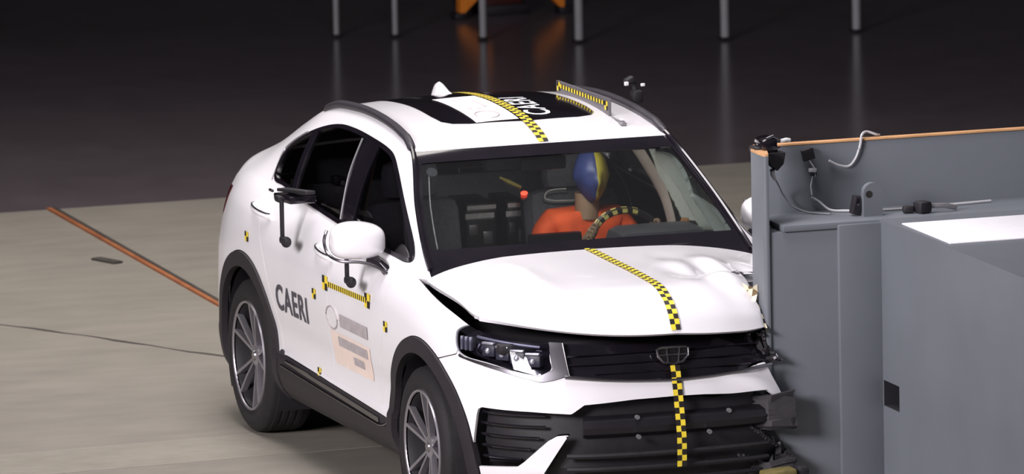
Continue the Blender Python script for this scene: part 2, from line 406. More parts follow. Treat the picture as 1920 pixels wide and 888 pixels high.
# ---------------------------------------------------------------- the car
car = empty('car')
tag(car, 'white coupe SUV crashing its front corner into the grey steel barrier', 'car')
GAP = .0025
def crush(V):
    V = V.copy(); x, y, z = V[:, 0].copy(), V[:, 1].copy(), V[:, 2].copy()
    k = np.clip((y-.12)/.3, 0, 1)*np.clip((x-.15)/.3, 0, 1)
    V[:, 2] += k*.012*np.sin(x*31+y*17)*np.clip((z-.3)/.3, 0, 1)
    V[:, 0] += k*.012*np.sin(z*37+y*23)
    x = V[:, 0]
    lim = np.where(x > .775, np.minimum(y, .56+(y-.56)*.1), .452+.004*np.sin(z*40))
    V[:, 1] = np.where((x > .33) & (y > .452), np.minimum(y, lim), y)
    m = (x > .33) & (y > .452) & (z < .4); V[m, 0] = np.minimum(V[m, 0], .84)
    return V
def left(M):
    V, T = mirror(M); return crush(V), T
def panel(name, M, m, parent=car, th=.012, off=0., ang=.6, inner=None, centre=(-1.4, 0, .75)):
    M = outward(M, centre); V, T = M
    if not len(T): return None
    if off: V = V.copy(); V[:, :3] -= vnormals(V, T)*off
    W, F = solid((V, T), th); nt = len(T)
    mi = [0]*nt+[1]*nt+[0]*(len(F)-2*nt)
    return obj(name, W, F, [m, inner or INTER], parent, ang, None, mi)
def cutgap(M, f, g=GAP):
    return cut(M, f+g)[0], cut(M, f-g)[1]
def both(name, M, m, **k):
    a = panel(name, M, m, **k); b = panel(name, left(M), m, **k); return a, b

# ---- lower body, right half
ns, nz = 460, 66
S = np.linspace(0, SMAX, ns)[:, None]; Tt = np.linspace(0, 1, nz)[None, :]
ZT = ztop(S[:, 0])[:, None]; Z = .235+(ZT-.235)*Tt; S2 = S+0*Z
P = low(S2, Z)
L = (np.concatenate([P.reshape(-1, 3), S2.reshape(-1, 1), Z.reshape(-1, 1)], 1), grid_tris(ns, nz))
claddings = []
for xc in (0., -2.71):
    r = np.hypot(L[0][:, 0]-xc, L[0][:, 2]-.36); _, L = cut(L, r-.43)
    r = np.hypot(L[0][:, 0]-xc, L[0][:, 2]-.36); ring, L = cutgap(L, r-.503); claddings.append(ring)
SX = lambda x: float(s_of_x(x))
skp = [(SX(-.30), .1), (SX(-.30), .395), (SX(-.55), .415), (SX(-.93), .429), (SX(-1.55), .447), (SX(-2.07), .458), (SX(-2.4), .45), (SX(-2.4), .1)]
skirt, L = cutgap(L, sdpoly(L[0][:, 3:5], skp))
rear_clad, L = cutgap(L, sdpoly(L[0][:, 3:5], [(SX(-3.1), .1), (SX(-3.1), .40), (SX(-3.4), .43), (SMAX+.1, .45), (SMAX+.1, .1)]))
HL = catmull([(1.14,.915),(1.142,.942),(1.06,.975),(.811,.96),(.67,.95),(.622,.94),(.600,.84),(.590,.812),(.61,.795),(.646,.784),(.917,.826),(1.06,.842),(1.11,.862)], 5, True)
lamp, L = cutgap(L, sdpoly(L[0][:, 3:5], HL))
chrome, L = cutgap(L, sdpoly(L[0][:, 3:5], [(1.11,.852),(1.06,.836),(.917,.820),(.646,.777),(.582,.806),(.618,.93),(.552,.93),(.505,.778),(.58,.758),(.635,.750),(.846,.793),(1.09,.832)]), .001)
grille, L = cutgap(L, sdpoly(L[0][:, 3:5], [(.553,.97),(.500,.776),(.25,.751),(0,.738),(-.1,.738),(-.1,.97)]), .001)
INT = [(.965,.59),(.955,.615),(.935,.625),(.682,.621),(.494,.611),(.435,.650),(.2,.664),(-.1,.668),(-.1,.10),(.70,.10),(.623,.345),(.505,.522),(.56,.517),(.60,.495),(.717,.395),(.752,.372),(1.0,.352),(1.005,.40)]
intake, L = cutgap(L, sdpoly(L[0][:, 3:5], INT), .001)
TLp = [(SX(-3.13), 1.11), (SX(-3.20), .98), (SX(-3.42), .905), (SX(-3.66), .93), (SX(-3.67), 1.05)]
tail, L = cutgap(L, sdpoly(L[0][:, 3:5], TLp))
fd = [(SX(-.50), 1.3), (SX(-.495), 1.0), (SX(-.53), .8), (SX(-.59), .6), (SX(-.62), .35), (SX(-1.36), .35), (SX(-1.36), .8), (SX(-1.40), 1.3)]
fdoor, L = cutgap(L, sdpoly(L[0][:, 3:5], fd))
rd = [(SX(-1.40), 1.3), (SX(-1.36), .8), (SX(-1.36), .35), (SX(-2.10), .35), (SX(-2.15), .50), (SX(-2.22), .66), (SX(-2.35), .84), (SX(-2.47), 1.0), (SX(-2.52), 1.3)]
rdoor, L = cutgap(L, sdpoly(L[0][:, 3:5], rd))
bump, L = cutgap(L, sdpoly(L[0][:, 3:5], [(-1, .1), (1.5, .1), (1.5, .79), (1.257, .806), (1.116, .842), (1.05, .99), (-1, .99)]))
fender, L = cut(L, L[0][:, 3]-SX(-.8))
quarter, tailgate = cutgap(L, L[0][:, 3]-SX(-3.50))

bl_, _ = cut(bump, np.maximum(bump[0][:, 3]-(.43+(.80-bump[0][:, 4])*.52), bump[0][:, 3]-.515))
panel('front_bumper', join(bump, left(bl_)), WHITE)
both('fender', fender, WHITE)
fdR, fdL = both('front_door', fdoor, WHITE); rdR, rdL = both('rear_door', rdoor, WHITE)
both('quarter_panel', quarter, WHITE)
panel('tailgate', join(tailgate, mirror(tailgate)), WHITE, centre=(-3., 0, .7))
panel('rear_lower_trim', join(rear_clad, mirror(rear_clad)), CLAD, off=-.004)
for c in claddings:
    both('arch_trim', c, CLAD, off=-.010, th=.03)
skR, skL = both('side_skirt', skirt, CLAD, off=-.004, th=.03)
TAILM = mat('dark_red_lamp', (.10, .012, .014), .15, 0, 9, .2, coat=.6)
for M in (tail, left(tail)):
    t = panel('tail_light', M, TAILM, off=-.003, centre=(-3., 0, .9))
    t['label'] = 'dark tail lamp wrapping round the rear corner'
for sgn, par in ((-1, skR), (1, skL)):     # bright line along the step
    xs = np.linspace(-2.13, -.50, 40); zs = .411+(xs+2.15)/1.62*(-.042); zs[-3:] += [.004, .012, .026]
    Q = low(s_of_x(xs), zs, -.010)
    MB().tube([(q[0], q[1]*-sgn, q[2]) for q in Q], .006, 6).build('step_trim', CHROME, par)
    sp = [(SX(-.62), .40), (SX(-1.2), .421), (SX(-1.9), .439), (SX(-2.05), .442), (SX(-2.12), .43), (SX(-1.2), .399), (SX(-.62), .378)]
    inset, _ = cut(skirt, sdpoly(skirt[0][:, 3:5], sp))
    panel('step_panel', inset if sgn < 0 else left(inset), BLACKG, parent=par, off=-.010, th=.004)

# ---- front details
pn = panel('headlight', lamp, BLACKG, off=.065, th=.01)
pl = panel('headlight', left(lamp), BLACKG, off=.065, th=.01)
LED = mat('lamp_reflector', (.60, .60, .70), .35, .8, 10, .05)
GREYL = mat('lamp_module_grey', (.06, .06, .075), .5, .2, 10, .1)
def front_frame(s, z, off):
    c = low(np.array([s]), np.array([z]), off)[0]; n2 = plan_n(np.array([s]))[0]; n = Vector((n2[0], -n2[1], 0)).normalized(); t = Vector((0, 0, 1)).cross(n).normalized()
    return Vector(c), n, t
for k, s in enumerate((.685, .765, .845, .925)):
    c, n, t = front_frame(s, .838+.012*k, .030); Rm = Matrix((t, n, Vector((0, 0, 1)))).transposed()
    mb = MB(); mb.box(c, (.072, .05, .052), Rm, .006); mb.box(c+n*.02+Vector((0, 0, .033)), (.066, .02, .010), Rm, .003, 1)
    mb.ball(c+n*.024, (.014, .014, .014), 1, 8); mb.build('lamp_module', [GREYL, LED], pn)
for k, s in enumerate((1.045, 1.075, 1.105)):
    c, n, t = front_frame(s, .892, .018); Rm = Matrix((t, n, Vector((0, 0, 1)))).transposed()
    MB().box(c, (.012, .02, .062), Rm, .004).build('light_bar', LED, pn)
pts = [low(np.array([s]), np.array([z]), .02)[0] for s, z in zip(np.linspace(.66, 1.02, 20), np.linspace(.896, .925, 20))]
MB().tube([tuple(p) for p in pts], .006, 6).build('light_strip', LED, pn)
panel('lamp_lens', lamp, LENS, parent=pn, th=.003, inner=LENS); panel('lamp_lens', left(lamp), LENS, parent=pl, th=.003, inner=LENS)
both('chrome_trim', chrome, mat('satin_chrome', (.24, .23, .255), .33, 1., 5, .03), off=-.006, th=.015)
gr = panel('grille', join(grille, left(grille)), BLACKG, off=.03, th=.012)
for z in (.78, .82, .86):
    ys_ = np.linspace(-.47 if z > .78 else -.36, .40, 60); Q = low(s_of_y(ys_), np.full(60, z), .026)
    MB().tube([(q[0], y, z) for q, y in zip(Q, ys_)], .005, 6).build('grille_bar', BLACKG, gr)
sg = np.linspace(-.50, .47, 80); Q = low(s_of_y(sg), pchip(np.abs(sg), [0, .25, .5], [.737, .750, .774]), -.004); Qz = Q[:, 2]
cv = np.stack([Q[:, 0], sg, Qz], 1); cv[:, 1] = np.minimum(cv[:, 1], .46)
MB().tube([tuple(p) for p in cv], .008, 8).build('grille_trim', CHROME, gr)
inl = panel('lower_intake', join(intake, left(intake)), BLACKP, off=.07, th=.012)
for z in (.40, .45, .50, .55, .60):
    for sa, sb in ((.62 if z > .5 else .74-(z-.40)*.9, .97),):
        ss = np.linspace(sa, sb, 24); Q = low(ss, np.full(24, z), .035)
        MB().tube([tuple(q) for q in Q], .007, 6).build('intake_slat', BLACKG, inl)
for z, w in ((.30, .012), (.36, .012), (.42, .012)):
    ys_ = np.linspace(-.50, .43, 50); Q = low(s_of_y(ys_), np.full(50, z), .03)
    MB().tube([(q[0], y, z) for q, y in zip(Q, ys_)], w, 6).build('intake_slat', BLACKP, inl)
mb = MB(); ys_ = np.linspace(-.42, .50, 40); DGREY = mat('dark_grey_plastic', (.012, .010, .014), .4, 0, 30, .1)
Q = low(s_of_y(ys_), np.full(40, .545), .070); mb.tube([(q[0], y, .545) for q, y in zip(Q, ys_)], .055, 10, flat=.9); mb.build('bumper_bar', DGREY, inl)
for y, z in ((-.19, .585), (-.19, .50), (.02, .585), (.14, .50), (.24, .585)):
    q = low(np.array([float(s_of_y(y))]), np.array([z]), .0)[0]
    MB().lathe([(-.012, .001), (-.012, .010), (.006, .010), (.006, .001)], (q[0]-.012, y, z), 'x', 12).build('bolt', STEELG, inl)
MB().box((.785, .475, .535), (.10, .19, .10), rotm('Z', -16), .012).build('bent_bracket', BLACKP, inl)
# badge
bx0 = float(low(np.array([0.]), np.array([.838]), .0)[0][0])+.004
bd = MB(); o_ = [(-.075, .872), (-.055, .879), (.055, .879), (.075, .872), (.070, .838), (.045, .812), (0, .803), (-.045, .812), (-.070, .838)]
bd.tube([(bx0, y, z) for y, z in o_+o_[:1]], .006, 6)
for y in (-.030, .030): bd.tube([(bx0, y, .876), (bx0, y*.8, .808)], .0045, 6)
bd.tube([(bx0, -.070, .845), (bx0, .070, .845)], .0045, 6)
bd.add([(bx0-.006, y, z) for y, z in o_], [tuple(range(9))], 1)
bd.build('badge', [CHROME, BLACKG], gr)['label'] = 'chrome shield-shaped badge with six dark cells'

# ---- wheel wells
for xc in (0., -2.71):
    for sgn in (-1, 1):
        V = []; F = []; n = 40
        for k in range(n+1):
            a = math.radians(-28+236*k/n)
            for y in (.895, .56): V.append((xc+.432*math.cos(a), sgn*y, .36+.432*math.sin(a)))
        F = [(2*k, 2*k+1, 2*k+3, 2*k+2) for k in range(n)]+[tuple(range(1, 2*n+2, 2))]
        V = np.array(V); V = crush(V) if sgn > 0 else V
        obj('wheel_well', V, F, BLACKP, car)
mb = MB(); mb.box((-1.50, 0, .30), (3.9, 1.15, .12), None, .02); mb.box((-1.36, 0, .29), (1.75, 1.62, .09), None, .02); mb.build('underbody', INTER, car)
MB().box((.16, -.17, .66), (.86, 1.02, .40), None, .04).build('engine_bay', mat('engine_black', (.012, .010, .013), .7), car)
MB().box((.30, -.16, .885), (.66, 1.18, .05), None, .02).build('engine_cover', mat('engine_black', (.012, .010, .013), .7), car)

# ---- wheels
def make_wheel():
    mb = MB()
    mb.lathe([(-.105, .262), (-.118, .258), (-.116, .250), (-.105, .245)], n=64); mb.lathe([(-.105, .245), (-.07, .232), (.09, .228), (.11, .255)], n=64, mi=1)
    mb.lathe([(-.085, .001), (-.085, .030), (-.080, .052), (-.055, .058), (-.04, .05)], n=40)               # hub
    for k in range(5):
        for dl in (-1, 1):
            a0 = math.radians(90+72*k+dl*9); a1 = math.radians(90+72*k+dl*11.5)
            for (r0, r1, w0, w1) in ((.040, .250, .0075, .0085),):
                V = []
                for (r, a, w, ya, yb) in ((r0, a0, w0, -.080, -.055), ((r0+r1)/2, (a0+a1)/2, w0, -.098, -.070), (r1, a1, w1, -.112, -.085)):
                    c = Vector((r*math.cos(a), 0, r*math.sin(a))); t = Vector((-math.sin(a), 0, math.cos(a)))
                    for sg_, y in ((-1, ya), (1, ya), (1, yb), (-1, yb)): p = c+t*w*sg_*(1 if y == ya else .95); V.append((p.x, y, p.z))
                F = []
                for i in (0, 4):
                    for j in range(4): F.append((i+j, i+(j+1) % 4, i+4+(j+1) % 4, i+4+j))
                F += [(3, 2, 1, 0), (8, 9, 10, 11)]
                mb.add(V, F)
    w = mb.build('wheel', [ALLOY, DALLOY], car, .5)
    ty = MB(); pr = [(-.100, .255), (-.112, .268), (-.119, .300), (-.114, .335), (-.098, .355), (-.085, .360), (.085, .360), (.098, .355), (.114, .335), (.119, .300), (.112, .268), (.100, .255)]
    ty.lathe(pr, n=72); o = ty.build('tyre', RUBBER, w)
    tr = MB()
    for y in (-.055, -.018, .018, .055):
        tr.lathe([(y-.012, .3605), (y-.010, .3635), (y+.010, .3635), (y+.012, .3605)], n=72)
    tr.build('tread', RUBBER, w)
    d = MB(); d.lathe([(-.03, .001), (-.03, .165), (.0, .165), (.0, .001)], n=48); d.build('brake_disc', mat('brake_steel', (.035, .03, .035), .5, .6, 20, .1), w)
    b = MB(); b.lathe([(.03, .001), (.03, .228)], n=48); b.build('wheel_back', BLACKP, w)
    c = MB(); c.lathe([(-.092, .001), (-.092, .022), (-.084, .026)], n=24)
    c.build('hub_cap', CHROME, w)
    return w
w0 = make_wheel(); w0.location = (0, -.806, .364); w0.rotation_euler = (0, math.radians(9), 0)
for (x, y, rz, ry) in ((-2.71, -.806, 0, 14), (-2.71, .806, math.pi, 30), (-.09, .79, math.pi-.12, 0)):
    w = copy_tree(w0, car); w.location = (x, y, .364); w.rotation_euler = (0, math.radians(ry), rz)

# ---- upper body
PU, UVU = upper_grid(); NT1 = 35
def sub(i0, i1):
    p = PU[:, i0:i1]; u = UVU[:, i0:i1]
    return (np.concatenate([p.reshape(-1, 3), u.reshape(-1, 2)], 1), grid_tris(p.shape[0], p.shape[1]))
side = weld(sub(0, NT1)); top = weld(sub(NT1-1, PU.shape[1]))
DLO = catmull([(-2.535,1.225),(-2.60,1.30),(-2.625,1.345),(-2.590,1.385),(-2.458,1.443),(-2.282,1.495),(-2.085,1.530),(-1.853,1.543),(-1.572,1.541),(-1.30,1.527),(-1.17,1.508),(-1.02,1.455),(-.778,1.335),(-.50,1.185),(-.43,1.135),(-.47,1.128),(-.6,1.132),(-1.0,1.143),(-1.55,1.164),(-2.06,1.189),(-2.4,1.212)], 6, True)
dlo, frame = cutgap(side, sdpoly(side[0][:, [0, 2]], DLO), .001)
both('window_frame', frame, WHITE, th=.02)
# glass inside the window opening: quarter light, rear door glass, front door glass; the rest is black trim
PIL = [(-1.655, 1.60), (-1.425, 1.10), (-1.250, 1.10), (-1.435, 1.60)]; QP = [(-2.44, 1.60), (-2.21, 1.10), (-2.15, 1.10), (-2.38, 1.60)]
f1 = sdpoly(dlo[0][:, [0, 2]], DLO)+.017
pane, trimr = cut(dlo, f1)
pil, pane = cut(pane, sdpoly(pane[0][:, [0, 2]], PIL)); qp, pane = cut(pane, sdpoly(pane[0][:, [0, 2]], QP))
fg, pane = cut(pane, -(pane[0][:, 0]+1.45)); rg, qg = cut(pane, -(pane[0][:, 0]+2.30))
wt = both('window_trim', join(trimr, pil, qp), BLACKG, off=-.003, th=.02)
for M, n in ((fg, 'side_window'), (rg, 'side_window'), (qg, 'side_window')):
    both(n, M, DGLASS, off=.004, th=.003, inner=DGLASS)
for sg_, par in ((-1, wt[0]), (1, wt[1])):       # bright edge of the B-pillar and chrome belt line
    def upt(x, z):
        V = side[0]; i = np.argmin((V[:, 0]-x)**2+(V[:, 2]-z)**2); return V[i]
    Q = [upt(a, b) for a, b in zip(np.linspace(-1.645, -1.445, 12), np.linspace(1.525, 1.19, 12))]
    Q = catmull([Q[0][:3], Q[5][:3], Q[11][:3]], 8)
    MB().tube([(q[0], (abs(q[1])+.006)*sg_, q[2]) for q in Q], .005, 6).build('pillar_trim', STEELG, par)
    ln = [(-2.55, 1.222), (-2.625, 1.345), (-2.59, 1.385), (-2.458, 1.443)]
    Q = catmull([upt(a, b)[:3] for a, b in ln], 8); MB().tube([(q[0], (abs(q[1])+.004)*sg_, q[2]) for q in Q], .005, 6).build('chrome_edge', STEELG, par)
# windshield
ws, top = cutgap(top, top[0][:, 3]-3.0, .004)
def Ey(s): return np.interp(s, np.arange(NI)/18., EC[:, 1])
f = np.maximum.reduce([(ws[0][:, 3]-2.74)*.33, (1.10-ws[0][:, 3])*.25, np.abs(ws[0][:, 1])-(Ey(ws[0][:, 3])-.035)])
wg, frit = cut(ws, f)
wsp = panel('windshield', join(wg, mirror(wg)), GLASS, th=.004, inner=GLASS)
panel('black_border', join(frit, mirror(frit)), BLACKG, parent=wsp, th=.006, inner=BLACKG)
f = np.maximum.reduce([top[0][:, 3]-9.9, 7.5-top[0][:, 3], np.abs(top[0][:, 1])-(Ey(top[0][:, 3])-.09)])
bl, top = cutgap(top, f, .002)
panel('rear_window', join(bl, mirror(bl)), BLACKG, off=.002, th=.005)
PAN = [(-1.225, .1), (-1.23, 0), (-1.265, -.26), (-1.30, -.335), (-1.36, -.37), (-1.5, -.378), (-2.35, -.36), (-2.42, -.34), (-2.47, -.25), (-2.48, .1)]
pan, top = cutgap(top, sdpoly(top[0][:, :2], PAN), .002)
panel('roof', join(top, mirror(top)), WHITE, th=.02)
panel('roof_glass', join(pan, mirror(pan)), BLACKG, off=-.001, th=.005)
# roof rails, pillar trims
RAIL = mat('roof_rail_grey', (.050, .046, .055), .4, .2, 20, .1)
for sg_ in (-1, 1):
    i0, i1 = int(3.1*18), int(7.25*18); Q = EC[i0:i1+1:2]; k = len(Q)
    lift = .016*np.minimum(1, np.minimum(np.arange(k), np.arange(k)[::-1])/5)
    MB().tube([(q[0], sg_*(q[1]-.004), q[2]+l) for q, l in zip(Q, lift)], [.020 if 0 < j < k-1 else .010 for j in range(k)], 10, flat=1.0).build('roof_rail', RAIL, car)
    Q = EC[int(.6*18):i0+2]
    MB().tube([(q[0]+.004, sg_*(q[1]-.004), q[2]+.004) for q in Q], .012, 8).build('windshield_trim', BLACKG, car)
# shark-fin antenna
V = []; F = []; NS = 9
xs_ = np.linspace(0, 1, 14)
for t in xs_:
    x = -2.62+.27*t; h = .078*np.interp(t, [0, .08, .25, .45, .7, 1], [.75, .98, 1, .72, .30, .02]); w = .032*np.interp(t, [0, .3, .8, 1], [.9, 1, .6, .15])
    zb = float(roof_z(x, 0))-.004
    for k in range(NS):
        a = math.pi*k/(NS-1); V.append((x, -w*math.cos(a)*(1 if abs(math.cos(a)) > .99 else .72), zb+h*math.sin(a)**.8))
F = [(i*NS+k, i*NS+k+1, (i+1)*NS+k+1, (i+1)*NS+k) for i in range(13) for k in range(NS-1)]+[tuple(range(NS)), tuple(range(13*NS, 14*NS))[::-1]]
obj('antenna_fin', V, F, WHITE, car)

# ---- hood, popped up and buckled
def hoodP(a, b):
    """a 0 (windshield) .. 1 (lip), b -1 right .. 1 left"""
    a = np.asarray(a, float); b = np.asarray(b, float)
    xl = .872-.46*np.abs(b)**2.6; xr = -.345-.10*np.abs(b)**2
    x = xr+(xl-xr)*a
    yw = .80-.03*np.clip((a-.2)/.8, 0, 1)
    y = b*yw
    zc = pchip(a, [0, .25, .606, .80, .90, .96, 1], [1.150, 1.145, 1.137, 1.115, 1.08, 1.025, .95])
    drop = pchip(a, [0, .4, .8, .9, .96, 1], [.055, .085, .095, .072, .016, -.055])
    z = zc-drop*np.abs(b)**2.2
    z -= np.where(b > 0, .06*b*np.clip((a-.7)/.3, 0, 1), 0)
    # crease lines pressed into the hood
    z += .006*np.exp(-((np.abs(b)-.55)/.08)**2)*np.clip(a*3, 0, 1)*np.clip((1-a)*4, 0, 1)
    # buckles over the struck corner
    k = np.exp(-((x-.35)/.28)**2-((y-.42)/.20)**2)
    z += k*(.040*np.sin(x*13+y*6-1.2)+.018*np.sin(x*9-y*27))
    z += .022*np.exp(-((y+.0)/.5)**2)*np.exp(-((a-.80)/.10)**2)*.4
    return np.stack([x, y, z], -1)
na, nb = 90, 110
A_, B_ = np.meshgrid(np.linspace(0, 1, na)**.9, np.linspace(-1, 1, nb), indexing='ij')
HP = hoodP(A_, B_); HV = HP.reshape(-1, 3)
yy = HV[:, 1]; HV[:, 1] = np.where((HV[:, 0] > .33) & (yy > .450), .450+(yy-.45)*.004, yy)
hd = panel('hood', (np.concatenate([HV, 0*HV[:, :2]], 1), grid_tris(na, nb)), WHITE, th=.018, centre=(0, 0, -3))
# wipers at the foot of the windshield
for y0 in (-.45, .12):
    MB().tube([(-.345, y0, 1.118), (-.375, y0+.3, 1.136), (-.40, y0+.56, 1.132)], .008, 6).build('wiper', BLACKP, car)

# ---- mirrors
def mirror_asm(sg_):
    c = Vector((-.72, .985*sg_, 1.195)); V = []; F = []; n = 18; m = 28
    for i in range(n+1):
        th = math.pi*i/n
        for k in range(m):
            w = 2*math.pi*k/m
            sx = abs(math.sin(th))**.5
            y = -math.cos(th)*.125; cy = math.cos(w); cz = math.sin(w)
            x = (abs(cy)**.8*math.copysign(1, cy))*(.10 if cy > 0 else .055)*sx
            z = (abs(cz)**.6*math.copysign(1, cz))*(.095 if cz > 0 else .078)*sx*(1-.10*math.cos(th) if cz > 0 else 1)
            V.append((c.x+x, c.y+y*sg_, c.z+z+.012*math.cos(th)*0))
    for i in range(n):
        for k in range(m): F.append((i*m+k, i*m+(k+1) % m, (i+1)*m+(k+1) % m, (i+1)*m+k))
    o = obj('side_mirror', V, F, WHITE, car)
    pts = [(-.79, c.y+.118*sg_, 1.245), (-.79, c.y+.132*sg_, 1.20), (-.765, c.y+.125*sg_, 1.145), (-.69, c.y+.09*sg_, 1.118), (-.64, c.y+.0*sg_, 1.112), (-.61, c.y-.07*sg_, 1.085), (-.585, c.y-.125*sg_, 1.045)]
    MB().tube([tuple(p) for p in catmull(pts, 6)], .0075, 8).build('mirror_trim', CHROME, o)
    MB().tube([(-.70, c.y-.06*sg_, 1.12), (-.66, c.y-.10*sg_, 1.095), (-.62, .862*sg_, 1.065)], [.045, .035, .04], 10, flat=.6).build('mirror_arm', BLACKG, o)
    g = MB(); g.box((-.779, c.y, 1.20), (.006, .19, .12), None, .02); g.build('mirror_glass', CHROME, o)
mirror_asm(-1); mirror_asm(1)
# ---- door handles
for sg_, d0, d1 in ((-1, fdR, rdR), (1, fdL, rdL)):
    for x, z, par in ((-1.47, 1.030, d0), (-2.47, 1.085, d1)):
        xs = np.linspace(x-.13, x+.13, 16); lift = .030*np.sin(np.linspace(0, np.pi, 16))**.5
        Q = [low(np.array([SX(a)]), np.array([z-.08*(a-x)]), -l)[0] for a, l in zip(xs, lift)]
        h = MB().tube([(q[0], q[1]*-sg_, q[2]) for q in Q], .013, 8, flat=1.2).build('door_handle', WHITE, par)
        Q = [(q[0], (q[1]-.006)*-sg_, q[2]+.014) for q in Q]
        MB().tube(Q, .005, 6).build('handle_strip', CHROME, par)

# ---- tape, targets, lettering stuck to the car
def checks(name, C, W, m=(YEL, BLK), parent=car, cols=2):
    """C: centre points, W: half-width vectors"""
    V = []; F = []; mi = []; n = len(C)
    for c, w in zip(C, W):
        for j in range(cols+1): V.append(np.asarray(c)+np.asarray(w)*(2*j/cols-1))
    for i in range(n-1):
        for j in range(cols):
            a = i*(cols+1)+j; F.append((a, a+1, a+cols+2, a+cols+1)); mi.append((i+j) % 2)
    return obj(name, V, F, list(m), parent, 3.0, None, mi)
def along(fn, n):
    return [fn(t) for t in np.linspace(0, 1, n)]
a0 = 0.
hp = lambda t: hoodP(t, 0*t-.006)+np.array([0, 0, .0045])
tt = np.linspace(0, 1, 400); cur = hp(tt); ar = np.r_[0, np.cumsum(np.linalg.norm(np.diff(cur, axis=0), axis=1))]
tq = np.interp(np.arange(0, ar[-1], .026), ar, tt); C_ = hp(tq); nrm = np.gradient(C_, axis=0); C_[:, 0] += .004*(-nrm[:, 2] > .012)
checks('checker_tape', C_, [(0, .022, 0)]*len(C_))['label'] = 'yellow and black checkered tape down the hood centre'
zs = np.arange(.80, .335, -.026); Q = low(np.zeros(len(zs)), zs, -.010)
checks('checker_tape', Q, [(0, .022, 0)]*len(Q))['label'] = 'yellow and black checkered tape down the front bumper'
xs = np.arange(-.985, -2.34, -.026); checks('checker_tape', [(x, 0, float(roof_z(x, 0))+.0065) for x in xs], [(0, .024, 0)]*len(xs))['label'] = 'yellow and black checkered tape along the roof centre'
def quad_target(x, z, h, name='target_sticker', n=2):
    hx = h*1.15
    C_ = [low(np.array([SX(x-hx+2*hx*i/n)]), np.array([z]), -.004)[0] for i in range(n+1)]
    return checks(name, C_, [(0, 0, h)]*(n+1))
for x, z in ((-2.637, .944), (-1.56, .831), (-.475, .84)): quad_target(x, z, .024)
quad_target(-1.568, .462, .022)
xs = np.linspace(-1.385, -.765, 41)
C_ = [low(np.array([SX(x)]), np.array([.905+(x+1.4)/.65*.012]), -.004)[0] for x in xs]
checks('scale_strip', C_, [(0, 0, .013)]*len(C_), cols=1)
for x, z in ((-1.395, .905), (-.755, .917)): quad_target(x, z, .034)
def text_mesh(txt, mapper, name, m, parent, w, h, bold=.0):
    cu = bpy.data.curves.new(name, 'FONT'); cu.body = txt; cu.size = 1; cu.offset = bold; cu.resolution_u = 3; cu.space_character = 1.12
    to = bpy.data.objects.new(name, cu); COL.objects.link(to)
    me = bpy.data.meshes.new_from_object(to.evaluated_get(bpy.context.evaluated_depsgraph_get())); bpy.data.objects.remove(to); bpy.data.curves.remove(cu)
    bm = bmesh.new(); bm.from_mesh(me); bmesh.ops.triangulate(bm, faces=bm.faces[:])
    bmesh.ops.subdivide_edges(bm, edges=[e for e in bm.edges if e.calc_length() > .2], cuts=2); bm.to_mesh(me); bm.free()
    co = np.array([v.co[:] for v in me.vertices]); lo = co.min(0); hi = co.max(0)
    for v, c in zip(me.vertices, co): v.co = mapper((c[0]-lo[0])/(hi[0]-lo[0])*w, (c[1]-lo[1])/(hi[1]-lo[1])*h)
    me.materials.clear(); me.materials.append(m)
    return link(name, me, parent)
INK = mat('dark_grey_ink', (.07, .065, .08), .5, 0, 20, .1)
INKW = mat('white_ink', (.80, .80, .86), .5, 0, 20, .03)
text_mesh('CAERI', lambda u, v: tuple(low(np.array([SX(-2.185+u)]), np.array([.668+v]), -.003)[0]), 'lettering', INK, car, .505, .125, .026)
text_mesh('CAERI', lambda u, v: (-1.30-u, .155-v, float(roof_z(-1.30-u, .155-v))+.006), 'lettering', INKW, car, .46, .125, .015)
# printed decal on the front door (a faded ring and lines)
PEACH = mat('faded_peach_print', (.80, .66, .585), .5, 0, 12, .05); GREYP = mat('faded_grey_print', (.42, .375, .385), .5, 0, 25, .12)
def sidepatch(name, pts, m, off, parent, n=6):
    x0, x1, z0, z1 = pts; V = []; F = []
    for i in range(n+1):
        for j in range(n+1): V.append(low(np.array([SX(x0+(x1-x0)*i/n)]), np.array([z0+(z1-z0)*j/n]), off)[0])
    for i in range(n):
        for j in range(n): a = i*(n+1)+j; F.append((a, a+1, a+n+2, a+n+1))
    return obj(name, V, F, m, parent, 3.)
dec = sidepatch('door_decal', (-1.33, -.74, .545, .70), PEACH, -.0022, car); dec['label'] = 'faded peach decal with grey print on the front door'
sidepatch('print_line', (-1.17, -.75, .735, .795), GREYP, -.0034, dec); sidepatch('print_line', (-1.22, -.78, .640, .685), GREYP, -.0034, dec); sidepatch('print_line', (-1.02, -.86, .580, .618), GREYP, -.0034, dec)
rg_ = [low(np.array([SX(-1.29+.085*math.cos(a))]), np.array([.762+.052*math.sin(a)]), -.002)[0] for a in np.linspace(0, 2*math.pi, 30)]
MB().tube([tuple(p) for p in rg_], .0045, 5).build('ring_logo', GREYP, dec)
